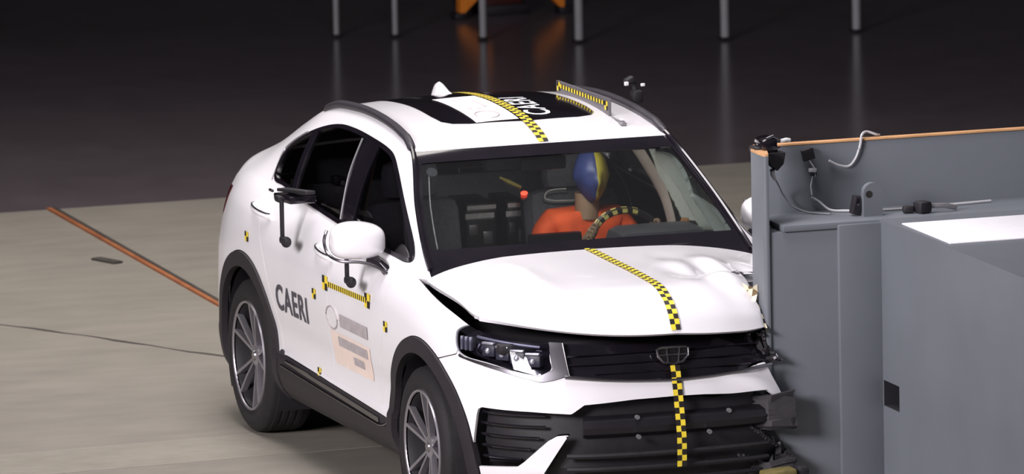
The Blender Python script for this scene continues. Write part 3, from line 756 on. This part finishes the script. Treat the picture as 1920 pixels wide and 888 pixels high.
# white decal on the roof
V = []; F = []; n = 14
for i in range(n+1):
    for j in range(5): x = -1.93+.675*i/n; y = -.235+(.205)*j/4; V.append((x, y, float(roof_z(x, y))+.005))
F = [(i*5+j, i*5+j+1, i*5+j+6, i*5+j+5) for i in range(n) for j in range(4)]
rdcl = obj('roof_decal', V, F, mat('white_decal', (.84, .80, .82), .5, 0, 10, .02), car, 3.); rdcl['label'] = 'white rectangular decal with faint print on the black roof glass'
FAINT = mat('faint_red_print', (.74, .58, .60), .5, 0, 60, .1)
for x0, x1, y in ((-1.80, -1.52, -.185), (-1.84, -1.50, -.145), (-1.75, -1.55, -.105)):
    obj('print_line', [(x0, y, float(roof_z(x0, y))+.0065), (x1, y, float(roof_z(x1, y))+.0065), (x1, y+.02, float(roof_z(x1, y+.02))+.0065), (x0, y+.02, float(roof_z(x0, y+.02))+.0065)], [(0, 1, 2, 3)], FAINT, rdcl, 3.)
rg_ = [(-1.375+.07*math.cos(a), -.145+.055*math.sin(a)) for a in np.linspace(0, 2*math.pi*.8, 26)]
MB().tube([(x, y, float(roof_z(x, y))+.005) for x, y in rg_], .004, 5).build('ring_logo', GREYP, rdcl)
# dashed strip on the crushed edge of the hood and a crumpled scrap of tape
zs = np.arange(1.06, .90, -.018); C_ = [(.60+.26*(1.06-z)/.16*.75, .456-.002, z-.01) for z in zs]
checks('edge_tape', C_, [(.010, .004, 0)]*len(C_), m=(mat('cream_tape', (.75, .68, .50), .5), BLK), cols=1)
V = []; F = []; mi = []
for i in range(7):
    for j in range(4): V.append((.60+.012*math.sin(i*2.1+j)+.02*j, .40+.016*j+.008*math.sin(i*1.7), 1.10-.022*i+.008*math.cos(i*3+j*2)))
for i in range(6):
    for j in range(3): a = i*4+j; F.append((a, a+1, a+5, a+4)); mi.append((i+j) % 2)
obj('crumpled_tape', V, F, [mat('cream_tape', (.75, .68, .50), .5), mat('brown_black_tape', (.16, .11, .05), .6)], car, .3, None, mi)

# ---- cabin
ORANGE0 = mat('orange_cover', (.60, .20, .02), .6, 0, 14, .15)
d = MB(); d.box((-.72, 0, .93), (.52, 1.46, .26), None, .07); d.box((-.60, 0, 1.03), (.40, 1.42, .10), rotm('Y', 6), .04); d.box((-.80, .47, 1.10), (.24, .44, .13), None, .055)
dash = d.build('dashboard', DASH, car)
MB().box((-.78, -.02, 1.10), (.03, .26, .13), rotm('Y', -12), .012).build('screen', BLACKG, dash)
def seat_asm(y, name='front_seat'):
    o = MB().box((-1.86, y, .86), (.17, .45, .66), rotm('Y', -14), .06).build(name, SEAT, car)
    MB().box((-1.55, y, .52), (.52, .50, .16), rotm('Y', -5), .05).build('seat_cushion', SEAT, o)
    MB().box((-1.93, y, 1.27), (.11, .27, .18), rotm('Y', -8), .045).build('headrest', SEAT, o)
    for dy in (-.06, .06): MB().tube([(-1.90, y+dy, 1.12), (-1.93, y+dy, 1.22)], .008, 6).build('headrest_post', STEELG, o)
    return o
seat_asm(.43); seat_asm(-.35)
rb = MB().box((-2.72, 0, .88), (.16, 1.30, .56), rotm('Y', -20), .05).build('rear_seat', SEAT, car); MB().box((-2.45, 0, .56), (.52, 1.32, .18), None, .05).build('seat_cushion', SEAT, rb)
for y in (-.42, .42): MB().box((-2.86, y, 1.19), (.09, .24, .13), rotm('Y', -15), .04).build('headrest', SEAT, rb)
sw = MB(); cx, cy, cz = -1.05, .425, 1.02; tilt = math.radians(24)
def swp(a, r=.185): return (cx-r*math.sin(a)*math.sin(tilt), cy+r*math.cos(a), cz+r*math.sin(a)*math.cos(tilt))
sw.tube([swp(a) for a in np.linspace(0, 2*math.pi, 41)], .016, 8, cap=False)
for a in (0, math.pi, -math.pi/2): sw.tube([swp(a, .04), swp(a, .185)], .016, 6)
sw.box((cx+.01, cy, cz), (.05, .13, .11), rotm('Y', -24), .02); sw.tube([(cx+.02, cy, cz), (cx+.3, cy, cz-.1)], .025, 8)
swo = sw.build('steering_wheel', BLACKP, car)
V = []; F = []; mi = []
for i, a in enumerate(np.linspace(math.radians(70), math.radians(185), 16)):
    for j, w in enumerate((-60, 0, 60, 120)):
        r = .185+.018*math.cos(math.radians(w)); q = swp(a, r); V.append((q[0]+.018*math.sin(math.radians(w)), q[1], q[2]+.002))
for i in range(15):
    for j in range(3): a = i*4+j; F.append((a, a+1, a+5, a+4)); mi.append((i) % 2)
obj('wheel_tape', V, F, [YELP, BLK], swo, .3, None, mi)
for sg_ in (-1, 1):
    Q = [(-1.66, .575*sg_, 1.54), (-1.55, .66*sg_, 1.38), (-1.45, .735*sg_, 1.20), (-1.40, .76*sg_, 1.05)]
    MB().tube([tuple(p) for p in catmull(Q, 5)], [.050]*15+[.055], 8, flat=.35, up=(0, 1, 0)).build('pillar_cover', BEIGE, car)
MB().tube([(-1.0, 0, 1.52), (-.98, 0, 1.48)], .010, 6).build('mirror_stalk', BLACKP, car)
MB().box((-1.0, 0, 1.455), (.03, .22, .065), None, .015).build('rear_view_mirror', BLACKP, car)

# curtain airbag hanging inside the far front window, lobed
AB = mat('pale_airbag_fabric', (.50, .56, .52), .8, 0, 30, .05)
abm, _ = cut(side, sdpoly(side[0][:, [0, 2]], [(-.50, 1.125), (-.60, 1.185), (-1.06, 1.475), (-1.16, 1.50), (-1.34, 1.505), (-1.34, 1.10)]))
abm = mirror(abm); N_ = vnormals(*outward(abm)); V = abm[0].copy()
lob = np.abs(np.sin((V[:, 0]+.45*V[:, 2])*13.))
V[:, :3] -= N_*(.085-.045*lob)[:, None]
panel('curtain_airbag', (V, abm[1]), AB, th=.02, inner=AB)['label'] = 'pale inflated curtain airbag inside the far front window'
MB().box((-.98, .67, 1.115), (.30, .04, .05), rotm('Z', -20), .012).build('orange_cover', ORANGE0, car)['label'] = 'orange cover on the far door top'
Q = EC[int(1.2*18):int(2.75*18)]
MB().tube([(q[0]-.02, -(q[1]-.075), q[2]-.012) for q in Q], .004, 6).build('pillar_cable', STEELG, car)
i_ = int(2.62*18); q = EC[i_]; cq = CC[i_]
t_ = .13; w_ = 1-(1-t_)**2; MB().tube([(q[0]+(cq[0]-q[0])*w_-.012, -q[1]*(1-t_), q[2]+(cq[2]-q[2])*w_-.014), (q[0]+(cq[0]-q[0])*w_-.010, -q[1]*(1-t_), q[2]+(cq[2]-q[2])*w_-.012)], .026, 14).build('round_sticker', SEAT, wsp)

# invented fill lamp under the roof lining, added to brighten the dummy
lf = MB().box((-1.16, .16, 1.535), (.05, .22, .03), rotm('Y', 25), .006).build('cabin_fill_box', BLACKP, car)
MB().box((-1.172, .16, 1.517), (.035, .19, .006), rotm('Y', 25), .002).build('fill_face', mat('fill_face_glow', (1, .96, .92), .4, 0, 5, .02, emit=2.), lf)
cl = area('cabin_fill', (-1.185, .16, 1.50), (-1.60, .36, 1.10), .18, .05, 3.2, (1, .95, .9)); cl.parent = lf
# ---------------------------------------------------------------- crash-test dummy in the driver's seat
ORANGE = mat('orange_suit', (.88, .11, .022), .75, 0, 14, .25, bump=.4)
def skinned(name, verts, edges, radii, m, parent=None, lev=2):
    me = bpy.data.meshes.new(name); me.from_pydata(verts, edges, []); o = link(name, me, parent)
    me.materials.append(m)
    md = o.modifiers.new('skin', 'SKIN'); md.use_smooth_shade = True
    for i, v in enumerate(me.skin_vertices[0].data):
        r = radii[i]; v.radius = (r, r) if not hasattr(r, '__len__') else r; v.use_root = (i == 0)
    sb = o.modifiers.new('sub', 'SUBSURF'); sb.levels = lev; sb.render_levels = lev
    return o
px_, py_ = -1.66, .38
vs = [(px_, py_, .66), (px_+.02, py_, .80), (px_+.05, py_, .95), (px_+.085, py_, 1.06), (px_+.10, py_, 1.135),          # pelvis .. neck
      (px_+.085, py_-.15, 1.08), (px_+.09, py_-.205, 1.03), (px_+.22, py_-.235, .90), (px_+.44, py_-.17, .99), (px_+.53, py_-.155, 1.035),   # right arm
      (px_+.085, py_+.15, 1.08), (px_+.09, py_+.205, 1.03), (px_+.22, py_+.235, .90), (px_+.44, py_+.17, .99), (px_+.53, py_+.155, 1.035),
      (px_+.08, py_-.10, .64), (px_+.42, py_-.12, .68), (px_+.60, py_-.12, .40), (px_+.08, py_+.10, .64), (px_+.42, py_+.12, .68), (px_+.60, py_+.12, .40)]
es = [(0, 1), (1, 2), (2, 3), (3, 4), (3, 5), (5, 6), (6, 7), (7, 8), (8, 9), (3, 10), (10, 11), (11, 12), (12, 13), (13, 14), (0, 15), (15, 16), (16, 17), (0, 18), (18, 19), (19, 20)]
rd_ = [.14, .135, .15, .12, .062, .078, .072, .056, .042, .038, .078, .072, .056, .042, .038, .10, .078, .06, .10, .078, .06]
dm = skinned('crash_dummy', vs, es, rd_, ORANGE)
tag(dm, 'crash test dummy in an orange suit with a blue and yellow painted head', 'dummy')
DSK = mat('dummy_skin', (.30, .20, .13), .6, 0, 15, .1); DBL = mat('dummy_blue_paint', (.03, .045, .16), .5, 0, 12, .2); DYE = mat('dummy_yellow_paint', (.42, .36, .05), .5, 0, 12, .15)
hc = Vector((px_+.16, py_+.015, 1.305)); V = []; F = []; mi = []; n = 22
def head_r(th, w):          # th from top, w around (0 = face, +x)
    cw, sw_ = math.cos(w), math.sin(w); z = math.cos(th); r = math.sin(th)
    x = r*cw*.105; y = r*sw_*.080; zz = z*.130
    if zz < 0: x *= 1-.18*(-z)*(1 if cw < 0 else .3); y *= 1-.30*(-z)
    if cw > .3:                                         # face: brow, eyes, nose, mouth, chin
        f = (cw-.3)/.7
        x += f*(.026*math.exp(-((zz+.022)/.026)**2)*math.exp(-(y/.014)**2)-.010*math.exp(-((zz-.008)/.014)**2)*math.exp(-((abs(y)-.034)/.016)**2)
             + .007*math.exp(-((zz-.030)/.012)**2)-.006*math.exp(-((zz+.064)/.006)**2)*math.exp(-(y/.028)**2)+.010*math.exp(-((zz+.100)/.02)**2)*math.exp(-(y/.025)**2))
    if abs(cw) < .35: y += math.copysign(.012*math.exp(-((zz+.005)/.03)**2)*(1-abs(cw)/.35), y)     # ears
    return x, y, zz
m_ = 44
for i in range(n+1):
    for k in range(m_):
        x, y, z = head_r(math.pi*i/n, 2*math.pi*(k+.5)/m_); V.append((hc.x+x, hc.y+y, hc.z+z))
for i in range(n):
    for k in range(m_):
        F.append((i*m_+k, i*m_+(k+1) % m_, (i+1)*m_+(k+1) % m_, (i+1)*m_+k)); a = math.sin(2*math.pi*(k+1)/m_)
        mi.append(0 if a < -.12 else (1 if i < n*.78 else 2))
hd_ = obj('head', V, F, [DBL, DYE, DSK], dm, 3., None, mi); hd_['label'] = 'head painted blue on one half and yellow on the other'
nk = MB(); nk.lathe([(1.10, .060), (1.15, .056), (1.22, .058)], (px_+.12, py_+.006, 0), 'z', 20); nk.build('neck', DSK, dm)
for sg_ in (-1, 1):         # hands closed round the steering wheel rim
    a = 0 if sg_ > 0 else math.pi
    g = Vector(swp(math.radians(28) if sg_ > 0 else math.radians(152))); wr = Vector((px_+.53, py_+sg_*.155, 1.035))
    tan = Vector((0, -sg_*math.sin(math.radians(28)), math.cos(math.radians(28))))
    hv = [tuple(wr), tuple(wr.lerp(g, .55))]; he = [(0, 1)]; hr = [.034, .036]
    for q, ln in enumerate((.9, 1.0, .95, .8)):
        o_ = tan*(.03-.02*q); b0 = len(hv); k1 = wr.lerp(g, .85)+o_+Vector((0, 0, .026)); k2 = g+o_+Vector((.026, 0, .020)); k3 = g+o_+Vector((.028, 0, -.008))*ln
        hv += [tuple(k1), tuple(k2), tuple(k3)]; he += [(1, b0), (b0, b0+1), (b0+1, b0+2)]; hr += [.0105, .0095, .0085]
    b0 = len(hv); hv += [tuple(wr.lerp(g, .7)+tan*.04+Vector((0, -sg_*.012, -.01))), tuple(g+tan*.055+Vector((-.012, 0, 0)))]; he += [(1, b0), (b0, b0+1)]; hr += [.011, .0095]
    skinned('hand', hv, he, hr, DSK, dm, 1)

# ---------------------------------------------------------------- test gear carried by the car
LABEL = mat('pale_label', (.72, .72, .74), .5, 0, 60, .15)
def recorder(y, label, w):
    r = empty('data_recorder', (-2.36, y, .66)); tag(r, label, 'recorder', 'recorder boxes on the rear seat')
    MB().box((0, 0, .22), (.30, w, .43), None, .012).build('case', BLACKP, r)
    MB().box((.155, 0, .415), (.008, w*.92, .020), None, .002).build('bright_strip', LABEL, r)
    MB().box((.155, -.01, .375), (.008, w*.92, .026), None, .002).build('bright_strip', LABEL, r)
    MB().box((.155, -w*.28, .31), (.012, w*.30, .05), None, .004).build('connector', STEELG, r)
    MB().box((.155, w*.18, .27), (.012, w*.32, .06), None, .004).build('connector', STEELG, r)
    return r
recorder(.085, 'black recorder box with grey strips behind the passenger headrest', .155)
recorder(.262, 'black recorder box with bright white strips behind the red light', .105)
b = empty('signal_lamp', (-2.10, .262, 1.10)); tag(b, 'small red warning light on a slanted yellow rod inside the car', 'light')
MB().box((0, 0, -.10), (.03, .03, .16), None, .004).build('post', BLACKP, b)
MB().ball((0, 0, .045), (.014, .018, .011), n=8).build('bulb', mat('red_led', (1, .06, .03), .4, 0, 5, .05, emit=6.), b)
MB().box((0, 0, .0), (.035, .035, .06), None, .006).build('socket', BLACKP, b)
MB().tube([(0, -.015, .075), (.0, -.075, .105), (0, -.12, .128)], [.006, .009, .005], 8).build('rod', YELP, b)
w = MB(); w.tube([tuple(p) for p in catmull([(-1.80, .47, 1.145), (-1.80, .30, 1.150), (-1.80, .265, 1.165), (-1.80, .275, 1.19), (-1.80, .31, 1.20), (-1.80, .37, 1.20)], 6)], .004, 6)
tag(w.build('wire_loop', mat('pale_wire', (.55, .53, .5), .5), None), 'thin pale wire loop beside the dummy\'s shoulder', 'wire')

# checkered board on the roof
bo = empty('marker_board', (-1.665, .42, 1.60)); tag(bo, 'grey upright board with checkered strip mounted on the car roof', 'board')
def bpt(x, z): return (x+1.665, 0, z-1.60)
top_ = lambda x: 1.668+(x+2.05)/.77*.008; bot_ = lambda x: 1.605+(x+2.05)/.77*.004
pl_ = MB(); pl_.prism([bpt(-2.05, 1.612)[::2], bpt(-1.28, 1.604)[::2], bpt(-1.28, top_(-1.28)+.012)[::2], bpt(-2.05, top_(-2.05)+.006)[::2]], -.006, .006); pl_.build('plate', mat('board_grey', (.15, .14, .15), .5, .1, 20, .06), bo)
xs = np.linspace(-1.99, -1.34, 33); o = checks('scale_strip', [(x+1.665, -.0075, 1.655+(x+2.05)/.77*.006-1.60) for x in xs], [(0, 0, .0095)]*len(xs), parent=bo, cols=1)
for x in (-2.015, -1.315): checks('target_sticker', [(x-.022+.022*i+1.665, -.0078, 1.652-1.60) for i in range(3)], [(0, 0, .021)]*3, parent=bo)
for x, fx in ((-1.32, -1.14), (-1.99, -1.99)):
    zf = float(roof_z(fx, .43)); MB().tube([(x+1.665, .004, .012), (x+1.665+.02, .004, .0), (fx+1.665-.03, .01, zf-1.592), (fx+1.665, .012, zf-1.594)], .008, 8).build('leg', STEELG, bo)
    MB().box((fx+1.665, .012, zf-1.592), (.045, .03, .010), rotm('Y', 10), .003).build('foot', STEELG, bo)

# brackets clamped to the doors
def bracket(x, ztop_, zbot_, label, arm):
    r = empty('clamp_bracket', (x, -1.0, zbot_)); tag(r, label, 'bracket', 'black brackets hung on the near doors')
    h = ztop_-zbot_
    MB().box((0, 0, h/2), (.026, .016, h), None, .003).build('rod', BLACKP, r)
    f = MB(); f.box((.045, .0, .012), (.10, .034, .034), None, .01); f.ball((.06, .0, .008), (.030, .024, .026), n=8); f.build('foot', BLACKP, r)
    if arm:
        a = MB(); a.box((.0, .065, h+.008), (.26, .13, .034), rotm('Y', -3), .006); a.build('arm', BLACKG, r)
        MB().box((.07, .05, h+.050), (.46, .05, .016), rotm('Y', -6), .004).build('arm_plate', BLACKP, r)
        MB().box((-.09, -.022, h+.036), (.05, .012, .012), None, .003).build('bright_clip', CHROME, r)
        MB().box((-.02, .0, h+.005), (.06, .04, .03), None, .006).build('joint', BLACKP, r)
    else:
        MB().box((-.02, .08, h+.02), (.05, .20, .035), None, .006).build('arm', BLACKP, r)
bracket(-1.84, 1.23, 1.035, 'black L-shaped bracket with wide arm under the rear side window', True)
bracket(-.83, 1.12, .995, 'short black L-shaped bracket hanging below the near wing mirror', False)
def window_cam(loc, label, s=1.):
    r = empty('clamp_camera', loc); tag(r, label, 'camera')
    MB().box((0, 0, .0), (.09*s, .06*s, .05*s), None, .01).build('body', BLACKP, r)
    MB().tube([(.04*s, 0, 0), (.085*s, 0, 0)], .020*s, 12).build('lens', BLACKG, r)
    MB().tube([(.085*s, 0, 0), (.088*s, 0, 0)], .013*s, 12).build('lens_ring', STEELG, r)
    MB().box((-.01, 0, -.04*s), (.03*s, .03*s, .05*s), None, .004).build('mount', STEELG, r)
    return r
window_cam((-.86, -.66, 1.205), 'small black camera inside the front passenger window', 1.0)
window_cam((-2.06, -.66, 1.27), 'small dark camera behind the rear side window', .9)
fc = empty('roof_camera', (-1.55, .62, 1.63)); tag(fc, 'small dark clamp camera on the far edge of the roof', 'camera')
MB().box((0, .02, .02), (.06, .05, .06), None, .01).build('body', BLACKP, fc); MB().tube([(0, .02, .04), (-.01, .0, .10)], .012, 8).build('stalk', BLACKP, fc)
MB().box((-.01, -.01, .095), (.05, .045, .03), rotm('X', 25), .008).build('head', BLACKP, fc)
MB().box((.02, -.035, .085), (.015, .02, .018), None, .003).build('bright_clip', LABEL, fc); MB().box((.02, .045, .075), (.012, .02, .014), None, .003).build('bright_clip', LABEL, fc)

# ---------------------------------------------------------------- barrier
BAR = mat('barrier_blue_grey_steel', (.135, .147, .168), .45, 0, 2.2, .06, bump=.05)
RIM = mat('orange_brown_rim', (.55, .30, .14), .6, 0, 12, .12)
ba = empty('crash_barrier', (.6, 1.2, 0)); tag(ba, 'blue-grey steel crash barrier with rounded edge and orange rim', 'barrier')
def bb(x0, x1, y0, y1, z0, z1, name, m=BAR, bev=.006): return MB().box(((x0+x1)/2-.6, (y0+y1)/2-1.2, (z0+z1)/2), (x1-x0, y1-y0, z1-z0), None, bev).build(name, m, ba)
SH = 1.375
bb(.372, .40, .54, 4.0, 0, 1.678, 'back_plate')
bb(.366, .405, .54, 4.0, 1.678, 1.688, 'rim', RIM, .002)
def colpoly(r=.05):
    P_ = []
    x0, x1, y0, y1 = .535, .745, .458, .54
    for (cx_, cy_, a0_) in ((x0+r, y0+r, 180), (x1-.02, y0+.02, 270)):
        rr = r if a0_ == 180 else .02
        for k in range(9): a = math.radians(a0_+90*k/8); P_.append((cx_+rr*math.cos(a)-.6, cy_+rr*math.sin(a)-1.2))
    P_ += [(x1-.6, y0+.024-1.2), (x0-.6, y0+.085-1.2)]
    return P_
cp = colpoly()
MB().prism(cp, 0, 1.690, 'z').build('edge_column', BAR, ba)
MB().prism(cp, 1.690, 1.700, 'z').build('rim', RIM, ba)
bb(.40, .75, .545, 4.0, SH-.03, SH, 'shelf')
bb(.565, .735, .475, 4.0, 0, SH-.03, 'lower_block', BAR, .004)
bb(.735, .765, .80, 1.02, 0, SH-.012, 'stiffener_plate', BAR, .006)
# side box with a rectangular hole in its near face (built as a frame of slabs)
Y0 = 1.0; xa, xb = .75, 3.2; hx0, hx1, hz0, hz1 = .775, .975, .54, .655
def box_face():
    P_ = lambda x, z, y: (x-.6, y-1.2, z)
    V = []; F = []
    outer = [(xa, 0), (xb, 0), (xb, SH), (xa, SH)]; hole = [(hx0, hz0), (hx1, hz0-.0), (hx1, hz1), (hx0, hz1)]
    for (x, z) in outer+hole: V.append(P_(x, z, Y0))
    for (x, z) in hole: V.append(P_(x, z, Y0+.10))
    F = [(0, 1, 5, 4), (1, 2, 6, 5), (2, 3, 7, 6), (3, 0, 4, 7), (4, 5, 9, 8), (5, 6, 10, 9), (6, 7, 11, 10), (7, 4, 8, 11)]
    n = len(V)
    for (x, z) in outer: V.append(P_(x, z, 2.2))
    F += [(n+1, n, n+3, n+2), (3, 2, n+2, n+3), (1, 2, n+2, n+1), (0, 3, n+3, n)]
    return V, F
V, F = box_face(); obj('side_box', V, F, [BAR, mat('hole_shade', (.012, .011, .016), .8)], ba, .3, None, [0]*4+[1]*4+[0]*4)  # near-black sides and back: the hole's shade is put into the colour
MB().box(((hx0+hx1)/2-.6, Y0+.112-1.2, (hz0+hz1)/2), (hx1-hx0+.02, .02, hz1-hz0+.02)).build('hole_back', mat('hole_shade', (.012, .011, .016), .8), ba)
# lifting lug
lg = MB(); pts = [(-.045, 0)]+[(.045*math.cos(math.radians(180-a))*1., .105+.045*math.sin(math.radians(a))) for a in range(0, 181, 15)]+[(.045, 0)]
lg.prism([(y+1.005-1.2, SH+z) for y, z in pts], .62-.6, .655-.6, 'x'); lug = lg.build('lifting_lug', BAR, ba)
MB().lathe([(.0555, .001), (.0565, .016)], (0, 1.005-.02-1.2, SH+.10), 'x', 16).build('lug_hole', BLK, lug)

# gear lying on the barrier
hc_ = empty('barrier_camera', (.56, .545, 1.695)); tag(hc_, 'black camera clamped over the barrier top at its rounded edge', 'camera')
MB().box((.02, -.015, .02), (.13, .075, .075), rotm('X', 8), .02).build('body', BLACKG, hc_)
MB().prism([(-.045, -.005), (.045, -.005), (.035, -.055), (.005, -.085), (-.03, -.05)], .04, .11, 'x').build('grip', BLACKP, hc_)
MB().box((.0, -.055, .0), (.10, .04, .03), None, .01).build('clamp', BLACKP, hc_)
MB().tube([(.07, -.03, .055), (.07, .0, .066), (.07, .03, .05)], .007, 8).build('bright_handle', CHROME, hc_); MB().box((.092, .012, .015), (.01, .03, .012), None, .003).build('bright_clip', CHROME, hc_)
MB().tube([(.06, .04, .04), (.06, .065, .045), (.05, .085, .04)], .009, 8).build('connector', LABEL, hc_)
MB().tube([(.07, -.005, -.085), (.06, .0, -.11), (.06, .012, -.135)], [.012, .010, .006], 8).build('cable_end', LABEL, hc_)
sq = empty('sensor_box', (.41, .782, 1.636)); tag(sq, 'small black square sensor taped below the barrier rim', 'sensor')
MB().box((.012, 0, 0), (.025, .055, .052), rotm('X', 14), .004).build('case', BLACKP, sq); MB().tube([(.02, .0, -.02), (.02, .025, -.06), (.02, .03, -.10)], .003, 5).build('lead', LABEL, sq)
s2 = empty('cable_plug', (.41, .803, 1.552)); tag(s2, 'tiny white and black cable plug hanging on the barrier plate', 'plug')
MB().box((.01, 0, .012), (.02, .035, .018), None, .004).build('cap', LABEL, s2); MB().box((.012, .003, -.006), (.02, .028, .018), None, .004).build('socket', BLACKP, s2); MB().tube([(.012, 0, -.015), (.012, -.01, -.06), (.012, -.005, -.10)], .003, 5).build('lead', LABEL, s2)
def cable(pts, r, m, label):
    tag(MB().tube([tuple(p) for p in catmull(pts, 8)], r, 6).build('cable', m), label, 'cable')
WIRE = mat('grey_white_cable', (.50, .50, .52), .5, 0, 10, .05); WIRE2 = mat('dim_grey_cable', (.20, .21, .23), .5, 0, 10, .05)
cable([(.412, .885, 1.600), (.412, .935, 1.575), (.412, .98, 1.570), (.412, 1.01, 1.60), (.412, 1.035, 1.665), (.405, 1.045, 1.705), (.385, 1.075, 1.715), (.383, 1.12, 1.700), (.37, 1.14, 1.695)], .006, WIRE, 'pale cable looping over the orange barrier rim')
cable([(.55, .575, 1.565), (.47, .62, 1.52), (.43, .66, 1.46), (.43, .70, 1.41), (.47, .76, SH+.008), (.55, .84, SH+.007)], .0045, WIRE2, 'thin grey cable falling from the barrier camera to the shelf')
cable([(.414, .80, 1.44), (.42, .83, 1.42), (.45, .87, SH+.010), (.50, .93, SH+.008), (.55, 1.12, SH+.008), (.53, 1.40, SH+.008), (.50, 1.62, SH+.008)], .006, WIRE, 'pale cable lying along the barrier shelf')
bk = empty('leaning_block', (.60, .945, SH+.005)); tag(bk, 'flat black block standing on the shelf beside the lifting lug', 'block')
MB().box((0, 0, .042), (.05, .042, .084), rotm('X', -12), .004).build('body', BLACKP, bk); MB().box((.027, .0, .042), (.004, .03, .064), rotm('X', -12), .001).build('front_plate', BLACKG, bk)
jn = empty('cable_joint', (.66, 1.235, SH)); tag(jn, 'dark bundle of cable connectors on the barrier shelf', 'connector')
MB().box((0, 0, .028), (.07, .065, .052), rotm('Z', 15), .012).build('hub', BLACKP, jn); MB().box((-.02, -.06, .018), (.04, .05, .032), rotm('Z', -10), .008).build('plug', BLACKP, jn); MB().tube([(0, .03, .03), (.01, .10, .03), (.0, .16, .015)], .012, 8).build('plug_lead', STEELG, jn)
pp = MB(); pp.box((1.25, 1.345, SH+.004), (.62, .62, .006), rotm('Z', 0), .001); o = pp.build('paper_sheet', mat('white_paper', (.82, .80, .84), .7, 0, 20, .02)); tag(o, 'white sheet of paper lying on the barrier side box', 'paper')
yd = empty('tow_bracket', (.93, .44, 0)); tag(yd, 'dull yellow bracket with black tip under the crushed bumper corner', 'bracket')
DY = mat('dull_yellow', (.16, .13, .04), .6, 0, 20, .3)
MB().box((0, 0, .30), (.10, .15, .035), rotm('X', 4), .012).build('arm', DY, yd); MB().box((.0, .11, .305), (.07, .06, .04), None, .015).build('tip', BLACKP, yd); MB().box((0, -.02, .145), (.04, .05, .28), None, .006).build('post', BLACKP, yd); MB().box((0, -.02, .006), (.14, .14, .012), None, .003).build('foot', BLACKP, yd)

# ---------------------------------------------------------------- floor markings
RUST = floor_mat('rusty_orange_strip', (.20, .055, .018), (.36, .13, .045), .7, 5.)
DARKJ = mat('dark_joint', (.035, .03, .026), .8, 0, 9, .3)
PALE = floor_mat('worn_pale_paint', (.20, .182, .152), (.25, .228, .195), .7, 2.5, 1)
def strip(name, pts, w, h, m):
    P_ = np.array(pts); V = []; F = []
    for i, p in enumerate(P_):
        t = P_[min(i+1, len(P_)-1)]-P_[max(i-1, 0)]; t /= np.linalg.norm(t); n = np.array([-t[1], t[0]]); ww = w if not hasattr(w, '__len__') else w[i]
        for z in (0.0, h):
            for s_ in (-1, 1): q = p+n*ww*s_; V.append((q[0], q[1], z))
    for i in range(len(P_)-1):
        a = 4*i; b = a+4
        F += [(a+2, a+3, b+3, b+2), (a, a+2, b+2, b), (a+3, a+1, b+1, b+3)]
    F += [(0, 1, 3, 2), (len(V)-4, len(V)-2, len(V)-1, len(V)-3)]
    return obj(name, V, F, m, None, .3)
xs = np.linspace(-9.8, -3.0, 60)
o = strip('guide_rail', [(x, .055-(x+8.94)*.022) for x in xs], .013, .012, RUST); tag(o, 'rusty orange guide rail strip running along the floor behind the car', 'floor rail')
o = strip('guide_groove', [(x, .080-(x+8.94)*.022) for x in xs], .010, .014, DARKJ); tag(o, 'dark slot alongside the rusty orange guide rail', 'floor slot')
ys_ = np.linspace(-2.4, 1.6, 70); o = strip('floor_crack', [(-4.82-(-.41-y)*1.87+.02*math.sin(y*9)+.015*math.sin(y*31), y) for y in ys_], [.010+.006*math.sin(y*23) for y in ys_], .002, DARKJ); tag(o, 'thin dark crack crossing the concrete left of the rear wheel', 'crack')
o = strip('painted_line', [(-2.31-.057*(y+1.81), y) for y in np.linspace(-6, .2, 40)], .30, .002, PALE); tag(o, 'worn pale painted band on the floor below the rear wheel', 'floor line')
o = MB().box((-7.95, -.13, .006), (.20, .06, .012), rotm('Z', 20), .003).build('floor_plate', DARKJ); tag(o, 'small dark plate on the floor beside the orange rail', 'plate')

# ---------------------------------------------------------------- background posts and machine
POST = mat('grey_post_paint', (.30, .30, .32), .5, 0, 10, .05)
def post(x, y, w, label):
    r = empty('hall_post', (x, y, 0)); tag(r, label, 'post', 'grey posts standing at the back of the hall')
    MB().tube([(0, 0, .02), (0, 0, 1.6)], w, 14).build('tube', POST, r); MB().box((0, 0, .012), (w*2.6, w*2.6, .016), None, .004).build('foot', BLACKP, r); MB().lathe([(1.6, .001), (1.6, w*1.15), (1.63, w*1.1), (1.635, .001)], (0, 0, 0), 'z', 14).build('cap', BLACKP, r)
post(-14.48, 5.53, .026, 'grey post standing on the dark floor behind the checkered roof board, to its right')
post(-14.46, 6.35, .026, 'rightmost grey post, standing above the barrier top')
post(-14.75, 4.71, .026, 'grey post standing directly behind the checkered roof board')
post(-15.11, 4.23, .022, 'grey post beside the orange brace left of the dark red machine')
post(-15.45, 3.79, .018, 'thin dim grey post left of the shark-fin antenna')
post(-15.6, 3.47, .018, 'thinnest dim grey post, farthest left at the back')
mc = empty('red_machine', (-16.1, 4.72, 0)); tag(mc, 'dark red machine with orange sloping braces at the back of the hall', 'machine')
DRED = mat('dark_red_paint', (.055, .010, .010), .5, 0, 5, .15); ORP = mat('orange_machine_paint', (.75, .22, .02), .5, 0, 8, .15)
MB().box((-.3, -.02, .75), (.5, .24, 1.5), None, .02).build('cabinet', DRED, mc); MB().box((-.3, -.02, .03), (.6, .30, .06), None, .01).build('base', BLACKP, mc)
for y0, y1, in ((-.14, -.34), (.14, .32)):
    MB().prism([(y0, .20), (y0, .34), (y1, .11), (y1, .03), (y1*.9+y0*.1, .03)], .0, .08, 'x').build('brace', ORP, mc)
    MB().box((.04, y1, .02), (.12, .07, .04), None, .006).build('brace_foot', BLACKP, mc)
